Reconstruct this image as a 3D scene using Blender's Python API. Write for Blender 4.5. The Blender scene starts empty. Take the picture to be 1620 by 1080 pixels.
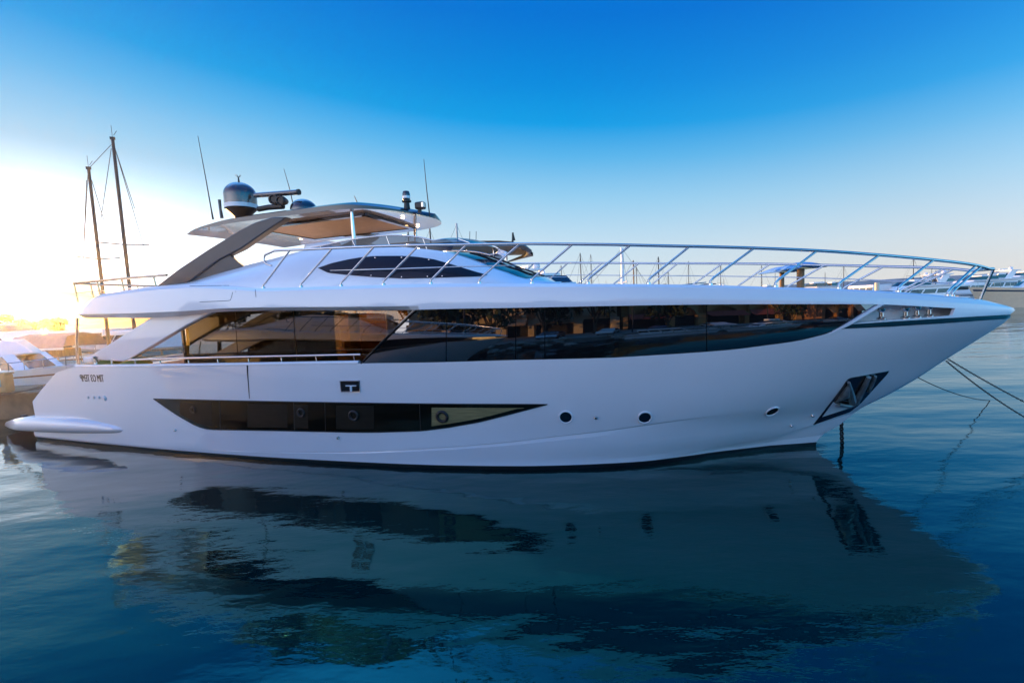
import bpy, bmesh, math, random
import numpy as np
from math import radians, sin, cos, pi, sqrt
from mathutils import Vector, Matrix
from mathutils.bvhtree import BVHTree

random.seed(7)
scene = bpy.context.scene
COL = scene.collection

# ------------------------------------------------------------------ camera
FOC, PITCH, ROLL, CAM_H = 720.0, radians(4.7), radians(2.9), 4.1   # focal length in pixels of the 1620 px photo
_fw = np.array([0, cos(PITCH), -sin(PITCH)])
_up = np.array([0, sin(PITCH), cos(PITCH)])
_rt = np.array([1.0, 0, 0])
_rt, _up = _rt*cos(ROLL) - _up*sin(ROLL), _up*cos(ROLL) + _rt*sin(ROLL)
CAM = np.array([0, 0, CAM_H])
cam_data = bpy.data.cameras.new('camera')
cam_data.sensor_width = 36.0
cam_data.lens = FOC/1620*36
cam_data.clip_start = 0.1
cam_data.clip_end = 12000
cam = bpy.data.objects.new('camera', cam_data)
COL.objects.link(cam)
cam.matrix_world = Matrix(((_rt[0], _up[0], -_fw[0], CAM[0]), (_rt[1], _up[1], -_fw[1], CAM[1]),
                           (_rt[2], _up[2], -_fw[2], CAM[2]), (0, 0, 0, 1)))
scene.camera = cam

def ray(x, y):
    d = _fw*FOC + _rt*(x-810) - _up*(y-540)
    return d/np.linalg.norm(d)
def at_z(x, y, z=0.0):
    d = ray(x, y); return CAM + d*(z-CAM_H)/d[2]
def at_depth(x, y, dist):
    """world point seen at pixel x,y whose world Y is dist"""
    d = ray(x, y); return CAM + d*dist/d[1]
def on_water(x, dist):
    """water point at distance dist in the column of pixel x (near the horizon row)"""
    d = ray(x, 480 - (x-810)*0.0507); return np.array([d[0]*dist/d[1], dist, 0.0])

# ------------------------------------------------------------------ sky and sun
sd = ray(14, 486)
SUN_EL = math.asin(sd[2]); SUN_AZ = math.atan2(sd[0], sd[1])      # azimuth clockwise from +Y
world = bpy.data.worlds.new('World'); scene.world = world
world.use_nodes = True
wn, wl = world.node_tree.nodes, world.node_tree.links
wn.clear()
wo = wn.new('ShaderNodeOutputWorld'); bg = wn.new('ShaderNodeBackground')
sky = wn.new('ShaderNodeTexSky'); sky.sky_type = 'NISHITA'; sky.sun_disc = False
sky.sun_elevation = SUN_EL; sky.sun_rotation = SUN_AZ
sky.air_density = 1.0; sky.dust_density = 1.0; sky.ozone_density = 3.0; sky.altitude = 0
SKY_STRENGTH, EXPOSURE = 0.15, 1.0
SKY_GAIN = 1/(SKY_STRENGTH*2**EXPOSURE)        # the ramps below are written as seen at this exposure
bg.inputs['Strength'].default_value = SKY_STRENGTH
def lin(*c):
    return tuple((k/255/12.92 if k/255 <= .04045 else ((k/255+.055)/1.055)**2.4) for k in c)
def wmath(op, a, c=None, d=None, clamp=False):
    q = wn.new('ShaderNodeMath'); q.operation = op; q.use_clamp = clamp
    for i, k in enumerate((a, c, d)):
        if k is None: continue
        if isinstance(k, (int, float)): q.inputs[i].default_value = k
        else: wl.new(k, q.inputs[i])
    return q.outputs[0]
def wdot(a, vec):
    q = wn.new('ShaderNodeVectorMath'); q.operation = 'DOT_PRODUCT'; wl.new(a, q.inputs[0]); q.inputs[1].default_value = vec; return q.outputs['Value']
def wramp(fac, stops):
    r = wn.new('ShaderNodeValToRGB'); e = r.color_ramp.elements
    while len(e) < len(stops): e.new(.5)
    for k, (p, c) in zip(e, stops): k.position = p; k.color = (*c, 1)
    wl.new(fac, r.inputs[0]); return r.outputs[0]
def wmix(fac, a, c, mode='MIX'):
    q = wn.new('ShaderNodeMix'); q.data_type = 'RGBA'; q.blend_type = mode; q.clamp_factor = True
    for k, i in ((fac, 0), (a, 6), (c, 7)):
        if isinstance(k, (int, float)): q.inputs[i].default_value = k
        elif isinstance(k, tuple): q.inputs[i].default_value = (*k, 1)
        else: wl.new(k, q.inputs[i])
    return q.outputs[2]
wtc = wn.new('ShaderNodeTexCoord'); WD = wtc.outputs['Generated']
sxy = Vector((sd[0], sd[1], 0)).normalized()
wz = wdot(WD, (0, 0, 1))
elev = wmath('MULTIPLY', wmath('ARCSINE', wz), 57.2958)
horiz = wmath('SQRT', wmath('MAXIMUM', wmath('SUBTRACT', 1.0, wmath('MULTIPLY', wz, wz)), .0001))
azc = wmath('DIVIDE', wdot(WD, tuple(sxy)), horiz)
azang = wmath('MULTIPLY', wmath('ARCCOSINE', wmath('MAXIMUM', wmath('MINIMUM', azc, .9999), -.9999)), 57.2958)
shift = wn.new('ShaderNodeFloatCurve')
cv = shift.mapping.curves[0]
for px_, py_ in ((0.0, .70), (.06, .68), (.27, .5), (.5, .34), (1.0, .34)):
    if px_ in (0.0, 1.0):
        cv.points[0 if px_ == 0 else -1].location = (px_, py_)
    else: cv.points.new(px_, py_)
shift.mapping.update()
wl.new(wmath('DIVIDE', azang, 180.0), shift.inputs[1])
q_el = wmath('SUBTRACT', elev, wmath('MULTIPLY', wmath('SUBTRACT', shift.outputs[0], .5), 22.0))
fac = wmath('DIVIDE', wmath('ADD', q_el, 10.0), 60.0, clamp=True)
base = wramp(fac, [((k+10)/60, lin(*c)) for k, c in (
    (-7, (255, 255, 255)), (-1, (234, 238, 240)), (3, (222, 237, 246)), (8, (196, 226, 246)), (13, (152, 209, 244)), (17.5, (92, 184, 239)), (21, (10, 160, 233)), (25, (0, 140, 225)), (31, (0, 114, 212)), (45, (0, 92, 196)))])
hot = wmath('DIVIDE', wmath('SUBTRACT', 12.0, q_el), 17.0, clamp=True)
hot = wmath('MULTIPLY', wmath('POWER', hot, 1.5), wmath('DIVIDE', wmath('SUBTRACT', 34.0, azang), 30.0, clamp=True))
base = wmix(1.0, base, wmix(hot, (1, 1, 1), (6.0, 6.4, 7.0)), 'MULTIPLY')
# away from the sun the horizon turns peach grey
antis = wmath('MULTIPLY', wmath('SMOOTH_MIN', wmath('DIVIDE', wmath('MAXIMUM', wmath('SUBTRACT', azang, 55.0), 0.0), 45.0), 1.0, .1),
              wmath('POWER', 2.718, wmath('MULTIPLY', wmath('MAXIMUM', elev, 0.0), -.17)))
base = wmix(wmath('MULTIPLY', antis, .95), base, lin(240, 230, 222))
# afterglow round the sun
sang = wmath('MULTIPLY', wmath('ARCCOSINE', wmath('MINIMUM', wdot(WD, tuple(sd)), .99999)), 57.2958)
def gauss(x, w):
    return wmath('POWER', 2.718, wmath('MULTIPLY', wmath('POWER', wmath('DIVIDE', x, w), 2.0), -1.0))
low = wmath('MULTIPLY', gauss(sang, 9.0), gauss(elev, 3.4))
base = wmix(wmath('MULTIPLY', low, 2.6, clamp=True), base, (1.5, .72, .12))
base = wmix(gauss(sang, 1.8), base, (4.0, 3.0, 1.5))
base = wmix(gauss(sang, .55), base, (16.0, 13.0, 8.0))
# extra glow added behind the viewer to light the shaded hull: lavender towards the quay, clear blue towards the open harbour
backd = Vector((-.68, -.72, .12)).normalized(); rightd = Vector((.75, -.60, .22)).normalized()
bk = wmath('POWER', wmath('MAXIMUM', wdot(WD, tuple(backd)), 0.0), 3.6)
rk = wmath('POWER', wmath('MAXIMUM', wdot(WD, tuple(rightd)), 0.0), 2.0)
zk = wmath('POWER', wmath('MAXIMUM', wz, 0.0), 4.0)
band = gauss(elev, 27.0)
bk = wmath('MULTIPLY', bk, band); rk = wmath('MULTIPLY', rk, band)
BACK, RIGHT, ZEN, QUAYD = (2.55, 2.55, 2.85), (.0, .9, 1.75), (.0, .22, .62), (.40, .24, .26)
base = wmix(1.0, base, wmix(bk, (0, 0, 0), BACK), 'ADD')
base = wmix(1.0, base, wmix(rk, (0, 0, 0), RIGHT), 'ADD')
qk = wmath('POWER', wmath('MAXIMUM', wdot(WD, tuple(Vector((-.88, -.42, .22)).normalized())), 0.0), 3.0)  # pink glow added low on the left, stands in for bounce off the quay
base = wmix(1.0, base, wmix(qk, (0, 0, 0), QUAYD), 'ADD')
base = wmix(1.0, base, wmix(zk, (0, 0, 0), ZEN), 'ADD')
up = wmath('MULTIPLY', wmath('DIVIDE', wmath('SUBTRACT', elev, 33.5), 8.0, clamp=True), wmath('DIVIDE', wmath('SUBTRACT', 70.0, azang), 45.0, clamp=True))  # glow added high on the sun side to brighten the near left water
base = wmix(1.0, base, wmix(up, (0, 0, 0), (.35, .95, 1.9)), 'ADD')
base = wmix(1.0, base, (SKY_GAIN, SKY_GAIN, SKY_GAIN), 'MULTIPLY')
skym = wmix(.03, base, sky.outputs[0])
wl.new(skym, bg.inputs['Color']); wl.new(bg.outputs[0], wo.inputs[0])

sun_data = bpy.data.lights.new('sun', 'SUN')
sun_data.energy = 4.5; sun_data.angle = radians(0.6); sun_data.color = (1.0, 0.53, 0.17)
sun = bpy.data.objects.new('sun', sun_data); COL.objects.link(sun)
sun.rotation_euler = Vector((sd[0], sd[1], sd[2])).to_track_quat('Z', 'Y').to_euler()
sun.location = (-300, 280, 40)

scene.view_settings.view_transform = 'Standard'
scene.view_settings.look = 'None'
scene.view_settings.exposure = EXPOSURE
scene.view_settings.gamma = 1.0
scene.view_settings.use_curve_mapping = False

# ------------------------------------------------------------------ helpers
def pchip(xs, ys):
    xs = np.array(xs, float); ys = np.array(ys, float)
    o = np.argsort(xs); xs = xs[o]; ys = ys[o]
    h = np.diff(xs); dl = np.diff(ys)/h
    m = np.zeros(len(xs))
    for i in range(1, len(xs)-1):
        if dl[i-1]*dl[i] > 0:
            w1 = 2*h[i]+h[i-1]; w2 = h[i]+2*h[i-1]
            m[i] = (w1+w2)/(w1/dl[i-1]+w2/dl[i])
    m[0] = dl[0]; m[-1] = dl[-1]
    def f(x):
        x = np.clip(np.asarray(x, float), xs[0], xs[-1])
        i = np.clip(np.searchsorted(xs, x)-1, 0, len(xs)-2)
        t = (x-xs[i])/h[i]
        return ((1+2*t)*(1-t)**2*ys[i] + t*(1-t)**2*h[i]*m[i] + t*t*(3-2*t)*ys[i+1] + t*t*(t-1)*h[i]*m[i+1])
    return f

def resample(pts, n):
    """n points spread evenly by arc length along a polyline of any dimension"""
    p = np.array(pts, float)
    d = np.r_[0, np.cumsum(np.linalg.norm(np.diff(p, axis=0), axis=1))]
    t = np.linspace(0, d[-1], n)
    return np.stack([np.interp(t, d, p[:, k]) for k in range(p.shape[1])], 1)

def smooth_line(pts, n):
    """smooth curve through the points (pchip on chord length)"""
    p = np.array(pts, float)
    d = np.r_[0, np.cumsum(np.linalg.norm(np.diff(p, axis=0), axis=1))]
    t = np.linspace(0, d[-1], n)
    return np.stack([pchip(d, p[:, k])(t) for k in range(p.shape[1])], 1)

class MB:
    """collects shapes of one mesh"""
    def __init__(s): s.v = []; s.f = []
    def add(s, v, f):
        b = len(s.v); s.v += [tuple(float(c) for c in q) for q in v]; s.f += [tuple(b+i for i in q) for q in f]; return s
    def grid(s, rows, flip=False, closed=False):
        rows = [list(r) for r in rows]; n = len(rows); m = len(rows[0])
        f = []
        for i in range(n-1):
            for j in range(m if closed else m-1):
                a, b, c, d = i*m+j, i*m+(j+1) % m, (i+1)*m+(j+1) % m, (i+1)*m+j
                f.append((d, c, b, a) if flip else (a, b, c, d))
        return s.add([q for r in rows for q in r], f)
    def box(s, c, size, rot=None):
        x, y, z = [k/2 for k in size]
        v = [(-x,-y,-z),(x,-y,-z),(x,y,-z),(-x,y,-z),(-x,-y,z),(x,-y,z),(x,y,z),(-x,y,z)]
        if rot is not None: v = [tuple(rot @ Vector(q)) for q in v]
        v = [(q[0]+c[0], q[1]+c[1], q[2]+c[2]) for q in v]
        return s.add(v, [(0,3,2,1),(4,5,6,7),(0,1,5,4),(1,2,6,5),(2,3,7,6),(3,0,4,7)])
    def tube(s, pts, r, n=8, caps=True):
        P = [Vector(tuple(float(c) for c in q)) for q in pts]
        rr = r if hasattr(r, '__len__') else [r]*len(P)
        rows = []; ref = None
        for i, q in enumerate(P):
            t = (P[min(i+1, len(P)-1)] - P[max(i-1, 0)]).normalized()
            if ref is None:
                ref = Vector((0, 0, 1)) if abs(t.z) < .9 else Vector((1, 0, 0))
            a = (ref - t*ref.dot(t)).normalized(); ref = a
            b = t.cross(a)
            rows.append([q + (a*cos(2*pi*k/n) + b*sin(2*pi*k/n))*rr[i] for k in range(n)])
        s.grid(rows, closed=True, flip=True)
        if caps:
            b = len(s.v) - n*len(P)
            s.f.append(tuple(b+k for k in range(n))); s.f.append(tuple(len(s.v)-n+k for k in reversed(range(n))))
        return s
    def lathe(s, prof, c=(0, 0, 0), n=20, axis=None):
        """profile of (radius, height) turned about z (or about axis) at c"""
        rot = Vector((0, 0, 1)).rotation_difference(Vector(axis)).to_matrix() if axis is not None else Matrix.Identity(3)
        rows = [[tuple(rot @ Vector((r*cos(2*pi*k/n), r*sin(2*pi*k/n), h)) + Vector(c)) for k in range(n)] for r, h in prof]
        return s.grid(rows, closed=True)
    def prism(s, poly, d):
        """flat polygon of 3-D points extruded by the vector d"""
        n = len(poly); d = np.array(d, float)
        a = [np.array(q, float) for q in poly]
        v = a + [q+d for q in a]
        f = [tuple(range(n)), tuple(range(2*n-1, n-1, -1))] + [(i, (i+1) % n, n+(i+1) % n, n+i)[::-1] for i in range(n)]
        return s.add(v, f)
    def build(s, name, mat, parent=None, smooth=35, bevel=0):
        me = bpy.data.meshes.new(name); me.from_pydata(s.v, [], s.f); me.validate()
        bm = bmesh.new(); bm.from_mesh(me)
        bmesh.ops.remove_doubles(bm, verts=bm.verts, dist=1e-5)
        bmesh.ops.recalc_face_normals(bm, faces=bm.faces)
        bm.to_mesh(me); bm.free()
        if smooth:
            for q in me.polygons: q.use_smooth = True
            me.set_sharp_from_angle(angle=radians(smooth))
        o = bpy.data.objects.new(name, me); COL.objects.link(o)
        if mat is not None: me.materials.append(mat)
        if parent is not None: o.parent = parent
        if bevel:
            b = o.modifiers.new('bevel', 'BEVEL'); b.width = bevel; b.segments = 2; b.limit_method = 'ANGLE'; b.angle_limit = radians(40)
        return o

def tag(o, label=None, cat=None, group=None, kind=None):
    if label: o['label'] = label
    if cat: o['category'] = cat
    if group: o['group'] = group
    if kind: o['kind'] = kind
    return o
def thing(name, label, cat, loc=(0, 0, 0), rz=0.0, group=None):
    o = bpy.data.objects.new(name, None); COL.objects.link(o)
    o.location = tuple(float(c) for c in loc); o.rotation_euler = (0, 0, rz); o.empty_display_size = 0.3
    return tag(o, label, cat, group)
def copy_tree(o, parent=None):
    c = o.copy(); COL.objects.link(c)
    if parent is not None: c.parent = parent
    for ch in list(o.children): copy_tree(ch, c)
    return c

# ------------------------------------------------------------------ materials
def pbr(name, col, rough=0.5, metal=0.0, coat=0.0, ior=1.5, spec=0.5, var=0.0, vscale=3.0, bump=0.0, bscale=30.0, trans=0.0, coat_rough=0.03, stretch=(1,1,1), col2=None):
    m = bpy.data.materials.new(name); m.use_nodes = True
    n, l = m.node_tree.nodes, m.node_tree.links
    b = n['Principled BSDF']
    b.inputs['Base Color'].default_value = (*col, 1); b.inputs['Roughness'].default_value = rough
    b.inputs['Metallic'].default_value = metal; b.inputs['Coat Weight'].default_value = coat
    b.inputs['Coat Roughness'].default_value = coat_rough
    b.inputs['IOR'].default_value = ior; b.inputs['Specular IOR Level'].default_value = spec
    b.inputs['Transmission Weight'].default_value = trans
    tc = n.new('ShaderNodeTexCoord'); mp = n.new('ShaderNodeMapping'); mp.inputs['Scale'].default_value = stretch
    l.new(tc.outputs['Object'], mp.inputs['Vector'])
    if var or col2:
        nz = n.new('ShaderNodeTexNoise'); nz.inputs['Scale'].default_value = vscale; nz.inputs['Detail'].default_value = 5
        l.new(mp.outputs[0], nz.inputs['Vector'])
        mx = n.new('ShaderNodeMix'); mx.data_type = 'RGBA'
        c2 = col2 if col2 else tuple(min(1, c*(1+var)) for c in col)
        c1 = col if col2 else tuple(c*(1-var) for c in col)
        mx.inputs[6].default_value = (*c1, 1); mx.inputs[7].default_value = (*c2, 1)
        rmp = n.new('ShaderNodeMapRange'); rmp.inputs[1].default_value = .3; rmp.inputs[2].default_value = .7
        l.new(nz.outputs[0], rmp.inputs[0]); l.new(rmp.outputs[0], mx.inputs[0]); l.new(mx.outputs[2], b.inputs['Base Color'])
    if bump:
        nb = n.new('ShaderNodeTexNoise'); nb.inputs['Scale'].default_value = bscale; nb.inputs['Detail'].default_value = 4
        bp = n.new('ShaderNodeBump'); bp.inputs['Strength'].default_value = bump; bp.inputs['Distance'].default_value = .02
        l.new(mp.outputs[0], nb.inputs['Vector']); l.new(nb.outputs[0], bp.inputs['Height']); l.new(bp.outputs[0], b.inputs['Normal'])
    return m

M = {}
M['gel'] = pbr('white_gelcoat', (.80, .80, .81), .28, coat=1.0, var=.012, vscale=.8, coat_rough=.02, bump=.03, bscale=.9)
M['gel2'] = pbr('white_deck_gelcoat', (.78, .78, .78), .4, coat=.3, var=.02)
M['boot'] = pbr('black_boot_paint', (.008, .008, .010), .3, var=.3)
M['steel'] = pbr('polished_steel', (.62, .58, .55), .14, metal=1.0)
M['steel2'] = pbr('brushed_steel', (.55, .56, .57), .3, metal=1.0, var=.1)
M['glass'] = pbr('black_tinted_glass', (.005, .005, .006), .012, ior=2.3, bump=.012, bscale=.7)
M['glass_low'] = pbr('black_hull_glass', (.004, .005, .004), .03, ior=1.32)
M['glass_up'] = pbr('blue_tinted_glass', (.008, .014, .022), .03, ior=1.38, var=.1)
M['rubber'] = pbr('black_rubber', (.012, .012, .013), .45, var=.2)
M['grey'] = pbr('dark_grey_paint', (.012, .015, .022), .2, coat=.6, var=.06)
M['greym'] = pbr('mid_grey_paint', (.035, .037, .043), .45, coat=.1, var=.06)
M['blackp'] = pbr('gloss_black_paint', (.010, .010, .012), .08, coat=1, var=.2)
M['teak'] = pbr('teak_planks', (.34, .20, .10), .5, var=.2, vscale=6, stretch=(1, 14, 1))
M['canvas'] = pbr('tan_slatted_sunroof', (.42, .27, .16), .5, var=.15, vscale=3, stretch=(1, 10, 1))
M['lacquer'] = pbr('ivory_lacquer_panel', (.52, .43, .38), .07, coat=1, var=.03)
M['dark'] = pbr('dark_upholstery', (.03, .03, .035), .7, var=.2)
# ------------------------------------------------------------------ water
def water_material():
    m = bpy.data.materials.new('harbour_water'); m.use_nodes = True
    n, l = m.node_tree.nodes, m.node_tree.links
    b = n['Principled BSDF']
    b.inputs['Base Color'].default_value = (.0015, .020, .030, 1)
    b.inputs['Roughness'].default_value = .015; b.inputs['IOR'].default_value = 1.36; b.inputs['Specular Tint'].default_value = (.45, .92, 1, 1)
    tc = n.new('ShaderNodeTexCoord')
    def noise(scale, sx, sy, rot, det):
        mp = n.new('ShaderNodeMapping'); mp.inputs['Scale'].default_value = (sx, sy, 1); mp.inputs['Rotation'].default_value = (0, 0, rot)
        l.new(tc.outputs['Object'], mp.inputs['Vector'])
        z = n.new('ShaderNodeTexNoise'); z.inputs['Scale'].default_value = scale; z.inputs['Detail'].default_value = det
        z.inputs['Roughness'].default_value = .5
        l.new(mp.outputs[0], z.inputs['Vector']); return z.outputs[0]
    def mul(a, k):
        q = n.new('ShaderNodeMath'); q.operation = 'MULTIPLY'; l.new(a, q.inputs[0])
        if isinstance(k, float): q.inputs[1].default_value = k
        else: l.new(k, q.inputs[1])
        return q.outputs[0]
    def add(a, c):
        q = n.new('ShaderNodeMath'); q.operation = 'ADD'; l.new(a, q.inputs[0]); l.new(c, q.inputs[1]); return q.outputs[0]
    swell = mul(noise(.22, .5, 1.0, .25, 1.0), .12)
    wave = mul(noise(.9, .45, 1.0, .35, 2.0), .030)
    rip = mul(noise(6.0, .4, 1.0, .55, 3.0), .0062)
    mid_ = mul(noise(.42, .35, 1.0, .3, 1.5), .060)
    gust = n.new('ShaderNodeMapRange'); gust.inputs[1].default_value = .38; gust.inputs[2].default_value = .62; gust.inputs[3].default_value = .25; gust.inputs[4].default_value = 1.0
    l.new(noise(.12, .6, 1.0, .2, 2.0), gust.inputs[0])
    fine = mul(mul(noise(19.0, .35, 1.0, .6, 2.0), .0013), gust.outputs[0])
    h = add(add(add(add(swell, mid_), wave), fine), mul(rip, gust.outputs[0]))
    bp = n.new('ShaderNodeBump'); bp.inputs['Strength'].default_value = 1.0; bp.inputs['Distance'].default_value = 1.0
    l.new(h, bp.inputs['Height'])
    # mirror layer over a dark teal body; the mirror is teal where one looks steeply down into the water
    n.remove(b); out = n['Material Output']
    fr = n.new('ShaderNodeFresnel'); fr.inputs[0].default_value = 1.9; l.new(bp.outputs[0], fr.inputs['Normal'])
    gl = n.new('ShaderNodeBsdfGlossy'); gl.inputs['Roughness'].default_value = .012; l.new(bp.outputs[0], gl.inputs['Normal'])
    mc = n.new('ShaderNodeMix'); mc.data_type = 'RGBA'; mc.inputs[6].default_value = (.06, .72, .72, 1); mc.inputs[7].default_value = (.85, .95, 1, 1)
    mr = n.new('ShaderNodeMapRange'); mr.inputs[1].default_value = .13; mr.inputs[2].default_value = .30
    l.new(fr.outputs[0], mr.inputs[0]); l.new(mr.outputs[0], mc.inputs[0]); l.new(mc.outputs[2], gl.inputs[0])
    df = n.new('ShaderNodeBsdfDiffuse'); df.inputs[0].default_value = (.0006, .012, .013, 1)
    mx = n.new('ShaderNodeMixShader'); l.new(fr.outputs[0], mx.inputs[0]); l.new(df.outputs[0], mx.inputs[1]); l.new(gl.outputs[0], mx.inputs[2]); l.new(mx.outputs[0], out.inputs[0])
    return m
M['water'] = water_material()
wm = MB(); wm.add([(-5000, -1500, 0), (5000, -1500, 0), (5000, 8000, 0), (-5000, 8000, 0)], [(0, 1, 2, 3)])
tag(wm.build('water', M['water'], smooth=0), kind='structure')
# ------------------------------------------------------------------ the big yacht: frame of reference
HEAD = radians(17.5)
_u = np.array([cos(HEAD), -sin(HEAD), 0]); _v = np.array([sin(HEAD), cos(HEAD), 0])
STEM = at_z(1291, 705, 0)
ORG = STEM - 11*_u
def to_local(P):
    q = np.array(P)-ORG; return np.array([q@_u, q@_v, q[2]])
LCAM = to_local(CAM)
def lray(x, y):
    d = ray(x, y); return np.array([d@_u, d@_v, d[2]])
def on_y(x, y, Y):
    d = lray(x, y); return LCAM + d*(Y-LCAM[1])/d[1]

_stem = [(-.8, 10.4), (0, 11), (.12, 11.01), (.61, 11.56), (1.01, 11.97), (1.33, 12.49), (1.78, 13.13), (2.24, 13.69), (2.74, 14.33), (3.2, 14.85), (3.38, 14.94), (6, 14.94)]
x_end = pchip(*zip(*_stem))
_stern = [(-.8, -14.4), (0, -14.9), (.45, -14.85), (.7, -14.5)]
for q in [(55.6, 639), (78, 611.7), (97, 594), (108, 585)]:
    P = on_y(*q, -3.05); _stern.append((P[2], P[0]))
_stern.append((2.76, -11.5)); _stern.append((6, -11.5))
x_sta = pchip(*zip(*sorted(_stern)))
w_wl = pchip([0, .3, 1.25, 2.3, 3.2, 5, 7.4, 10.5, 15, 17.7, 22, 27], [0, .17, .65, 1.19, 1.66, 2.40, 3.0, 3.33, 3.45, 3.40, 3.2, 2.88])
w_sh = pchip([0, .15, .5, 1, 2, 4, 6, 9, 12, 15, 20, 26, 31], [0, .24, .52, .85, 1.40, 2.20, 2.74, 3.26, 3.5, 3.6, 3.6, 3.38, 3.1])
z_sheer_px = [(120, 580), (240, 579), (400, 577), (570, 574.5), (683, 573), (807, 569.6), (960, 566), (1023, 562.5), (1147, 554), (1221, 545), (1257, 540), (1300, 530), (1335, 520), (1412, 516), (1505, 510), (1598, 503)]

def solve(px, py, wf):
    """first point along the pixel's ray whose distance from the centreline is wf(x,z), near side"""
    d = lray(px, py); lo = 4.0; hi = None
    t = lo; step = .1
    def g(t):
        P = LCAM + d*t; return -P[1] - float(wf(P[0], P[2]))
    a = g(t)
    while t < 45:
        b = g(t+step)
        if a > 0 and b <= 0:
            lo, hi = t, t+step
            for _ in range(30):
                mid = (lo+hi)/2
                if g(mid) > 0: lo = mid
                else: hi = mid
            return LCAM + d*lo
        t += step; a = b
    return on_y(px, py, 0.0)
def w_plain(x, z):
    z0 = np.clip(z, -.7, 3.4); k = np.clip(z0/2.9, 0, 1)
    xi = np.maximum(x_end(z0)-x, 0)
    return (1-k)*w_wl(xi) + k*w_sh(xi)
def zcurve(pxs, wf, extra=()):
    P = [solve(*q, wf) for q in pxs]
    pts = sorted([(q[0], q[2]) for q in P] + list(extra))
    keep = [pts[0]]
    for q in pts[1:]:
        if q[0] > keep[-1][0]+.05: keep.append(q)
    return pchip(*zip(*keep))
z_sheer = zcurve(z_sheer_px, w_plain, [(-16, 2.76)])
z_cre = zcurve([(405, 713.5), (560, 714), (683, 708), (807, 698), (860, 691.6), (960, 680), (1057, 666)], w_plain, [(-16, .17), (-9, .17), (13.2, 1.80), (10.6, 1.50)])
z_chi = zcurve([(1215, 692.5), (1260, 679.5), (1305, 667), (1343, 653)], w_plain, [(-16, .112), (5.6, .112), (7.2, .15), (8.3, .30), (11.97, 1.01), (13, 1.1)])
def w_hull(x, z):
    zs, zc = z_sheer(x), np.minimum(z_cre(x), z_sheer(x)-.05)
    z0 = np.clip(z, -.8, 3.4)
    nat = zc/zs
    fade = np.clip((10.5-x)/5, 0, 1)
    gc = nat + fade*.30*np.clip(zc/.5, 0, 1)
    k = np.where(z0 < zc, gc*np.clip(z0, 0, 9)/zc, gc + (1-gc)*(z0-zc)/(zs-zc))
    k = np.clip(k, 0, 1.0)
    xi = np.maximum(x_end(z0)-x, 0)
    w = (1-k)*w_wl(xi) + k*w_sh(xi)
    return np.where(z0 < 0, w*(1+z0*.12), w)
def on_hull(px, py):
    return solve(px, py, w_hull)
def hull_normal(P):
    e = .03
    dx = float(w_hull(P[0]+e, P[2])-w_hull(P[0]-e, P[2]))/(2*e); dz = float(w_hull(P[0], P[2]+e)-w_hull(P[0], P[2]-e))/(2*e)
    nn = np.array([-dx, -1, -dz]); return nn/np.linalg.norm(nn)

yacht = thing('motor_yacht', 'large white motor yacht with a long dark window band lying across the whole foreground', 'yacht', ORG, -HEAD)
def mirror(rows):
    return [[(q[0], -q[1], q[2]) for q in r] for r in rows]

NC = 110
cc = 1-(1-np.linspace(0, 1, NC))**1.35
def hull_row(zf, inset=0.0):
    xe = 12.0; xs = -14.0
    for _ in range(12):
        xe = float(x_end(float(zf(xe)))); xs = float(x_sta(float(zf(xs))))
    S = xs + (xe-xs)*cc
    Z = np.array([float(zf(s)) for s in S])
    ins = inset*np.clip((x_end(Z)-S)/1.5, 0, 1)
    W = np.array([float(w_hull(s, z)) for s, z in zip(S, Z)]) - ins
    W[-1] = 0
    return [(s, -max(w, 0), z) for s, w, z in zip(S, W, Z)]
BOOT = .105
rows_boot = [hull_row(lambda s: -.7), hull_row(lambda s: -.3), hull_row(lambda s: 0.0), hull_row(lambda s: BOOT)]
mid = lambda a: (lambda s: float(z_cre(s) + (z_sheer(s)-z_cre(s))*a))
led = lambda s: .16*np.clip((s-6.8)/1.5, 0, 1)
rows_hull = [hull_row(lambda s: BOOT),
             hull_row(lambda s: float(BOOT + (max(z_chi(s), BOOT+.01)-BOOT)*.3)),
             hull_row(lambda s: float(BOOT + (max(z_chi(s), BOOT+.01)-BOOT)*.6)),
             hull_row(lambda s: float(BOOT + (max(z_chi(s), BOOT+.01)-BOOT)*.92)),
             hull_row(lambda s: float(max(z_chi(s), BOOT+.012))),
             *[hull_row((lambda f: (lambda s: float(max(z_chi(s), BOOT+.012)*(1-f) + max(z_cre(s), BOOT+.03)*f)))(f)) for f in (.12, .25, .4, .55, .7, .85)],
             hull_row(lambda s: float(max(z_chi(s), BOOT+.012)*.03 + max(z_cre(s), BOOT+.03)*.97)),
             hull_row(lambda s: float(max(z_cre(s), BOOT+.03))),
             hull_row(mid(.08)), hull_row(mid(.2)), hull_row(mid(.35)), hull_row(mid(.5)), hull_row(mid(.65)), hull_row(mid(.8)), hull_row(mid(.92)), hull_row(lambda s: float(z_sheer(s)))]
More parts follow.
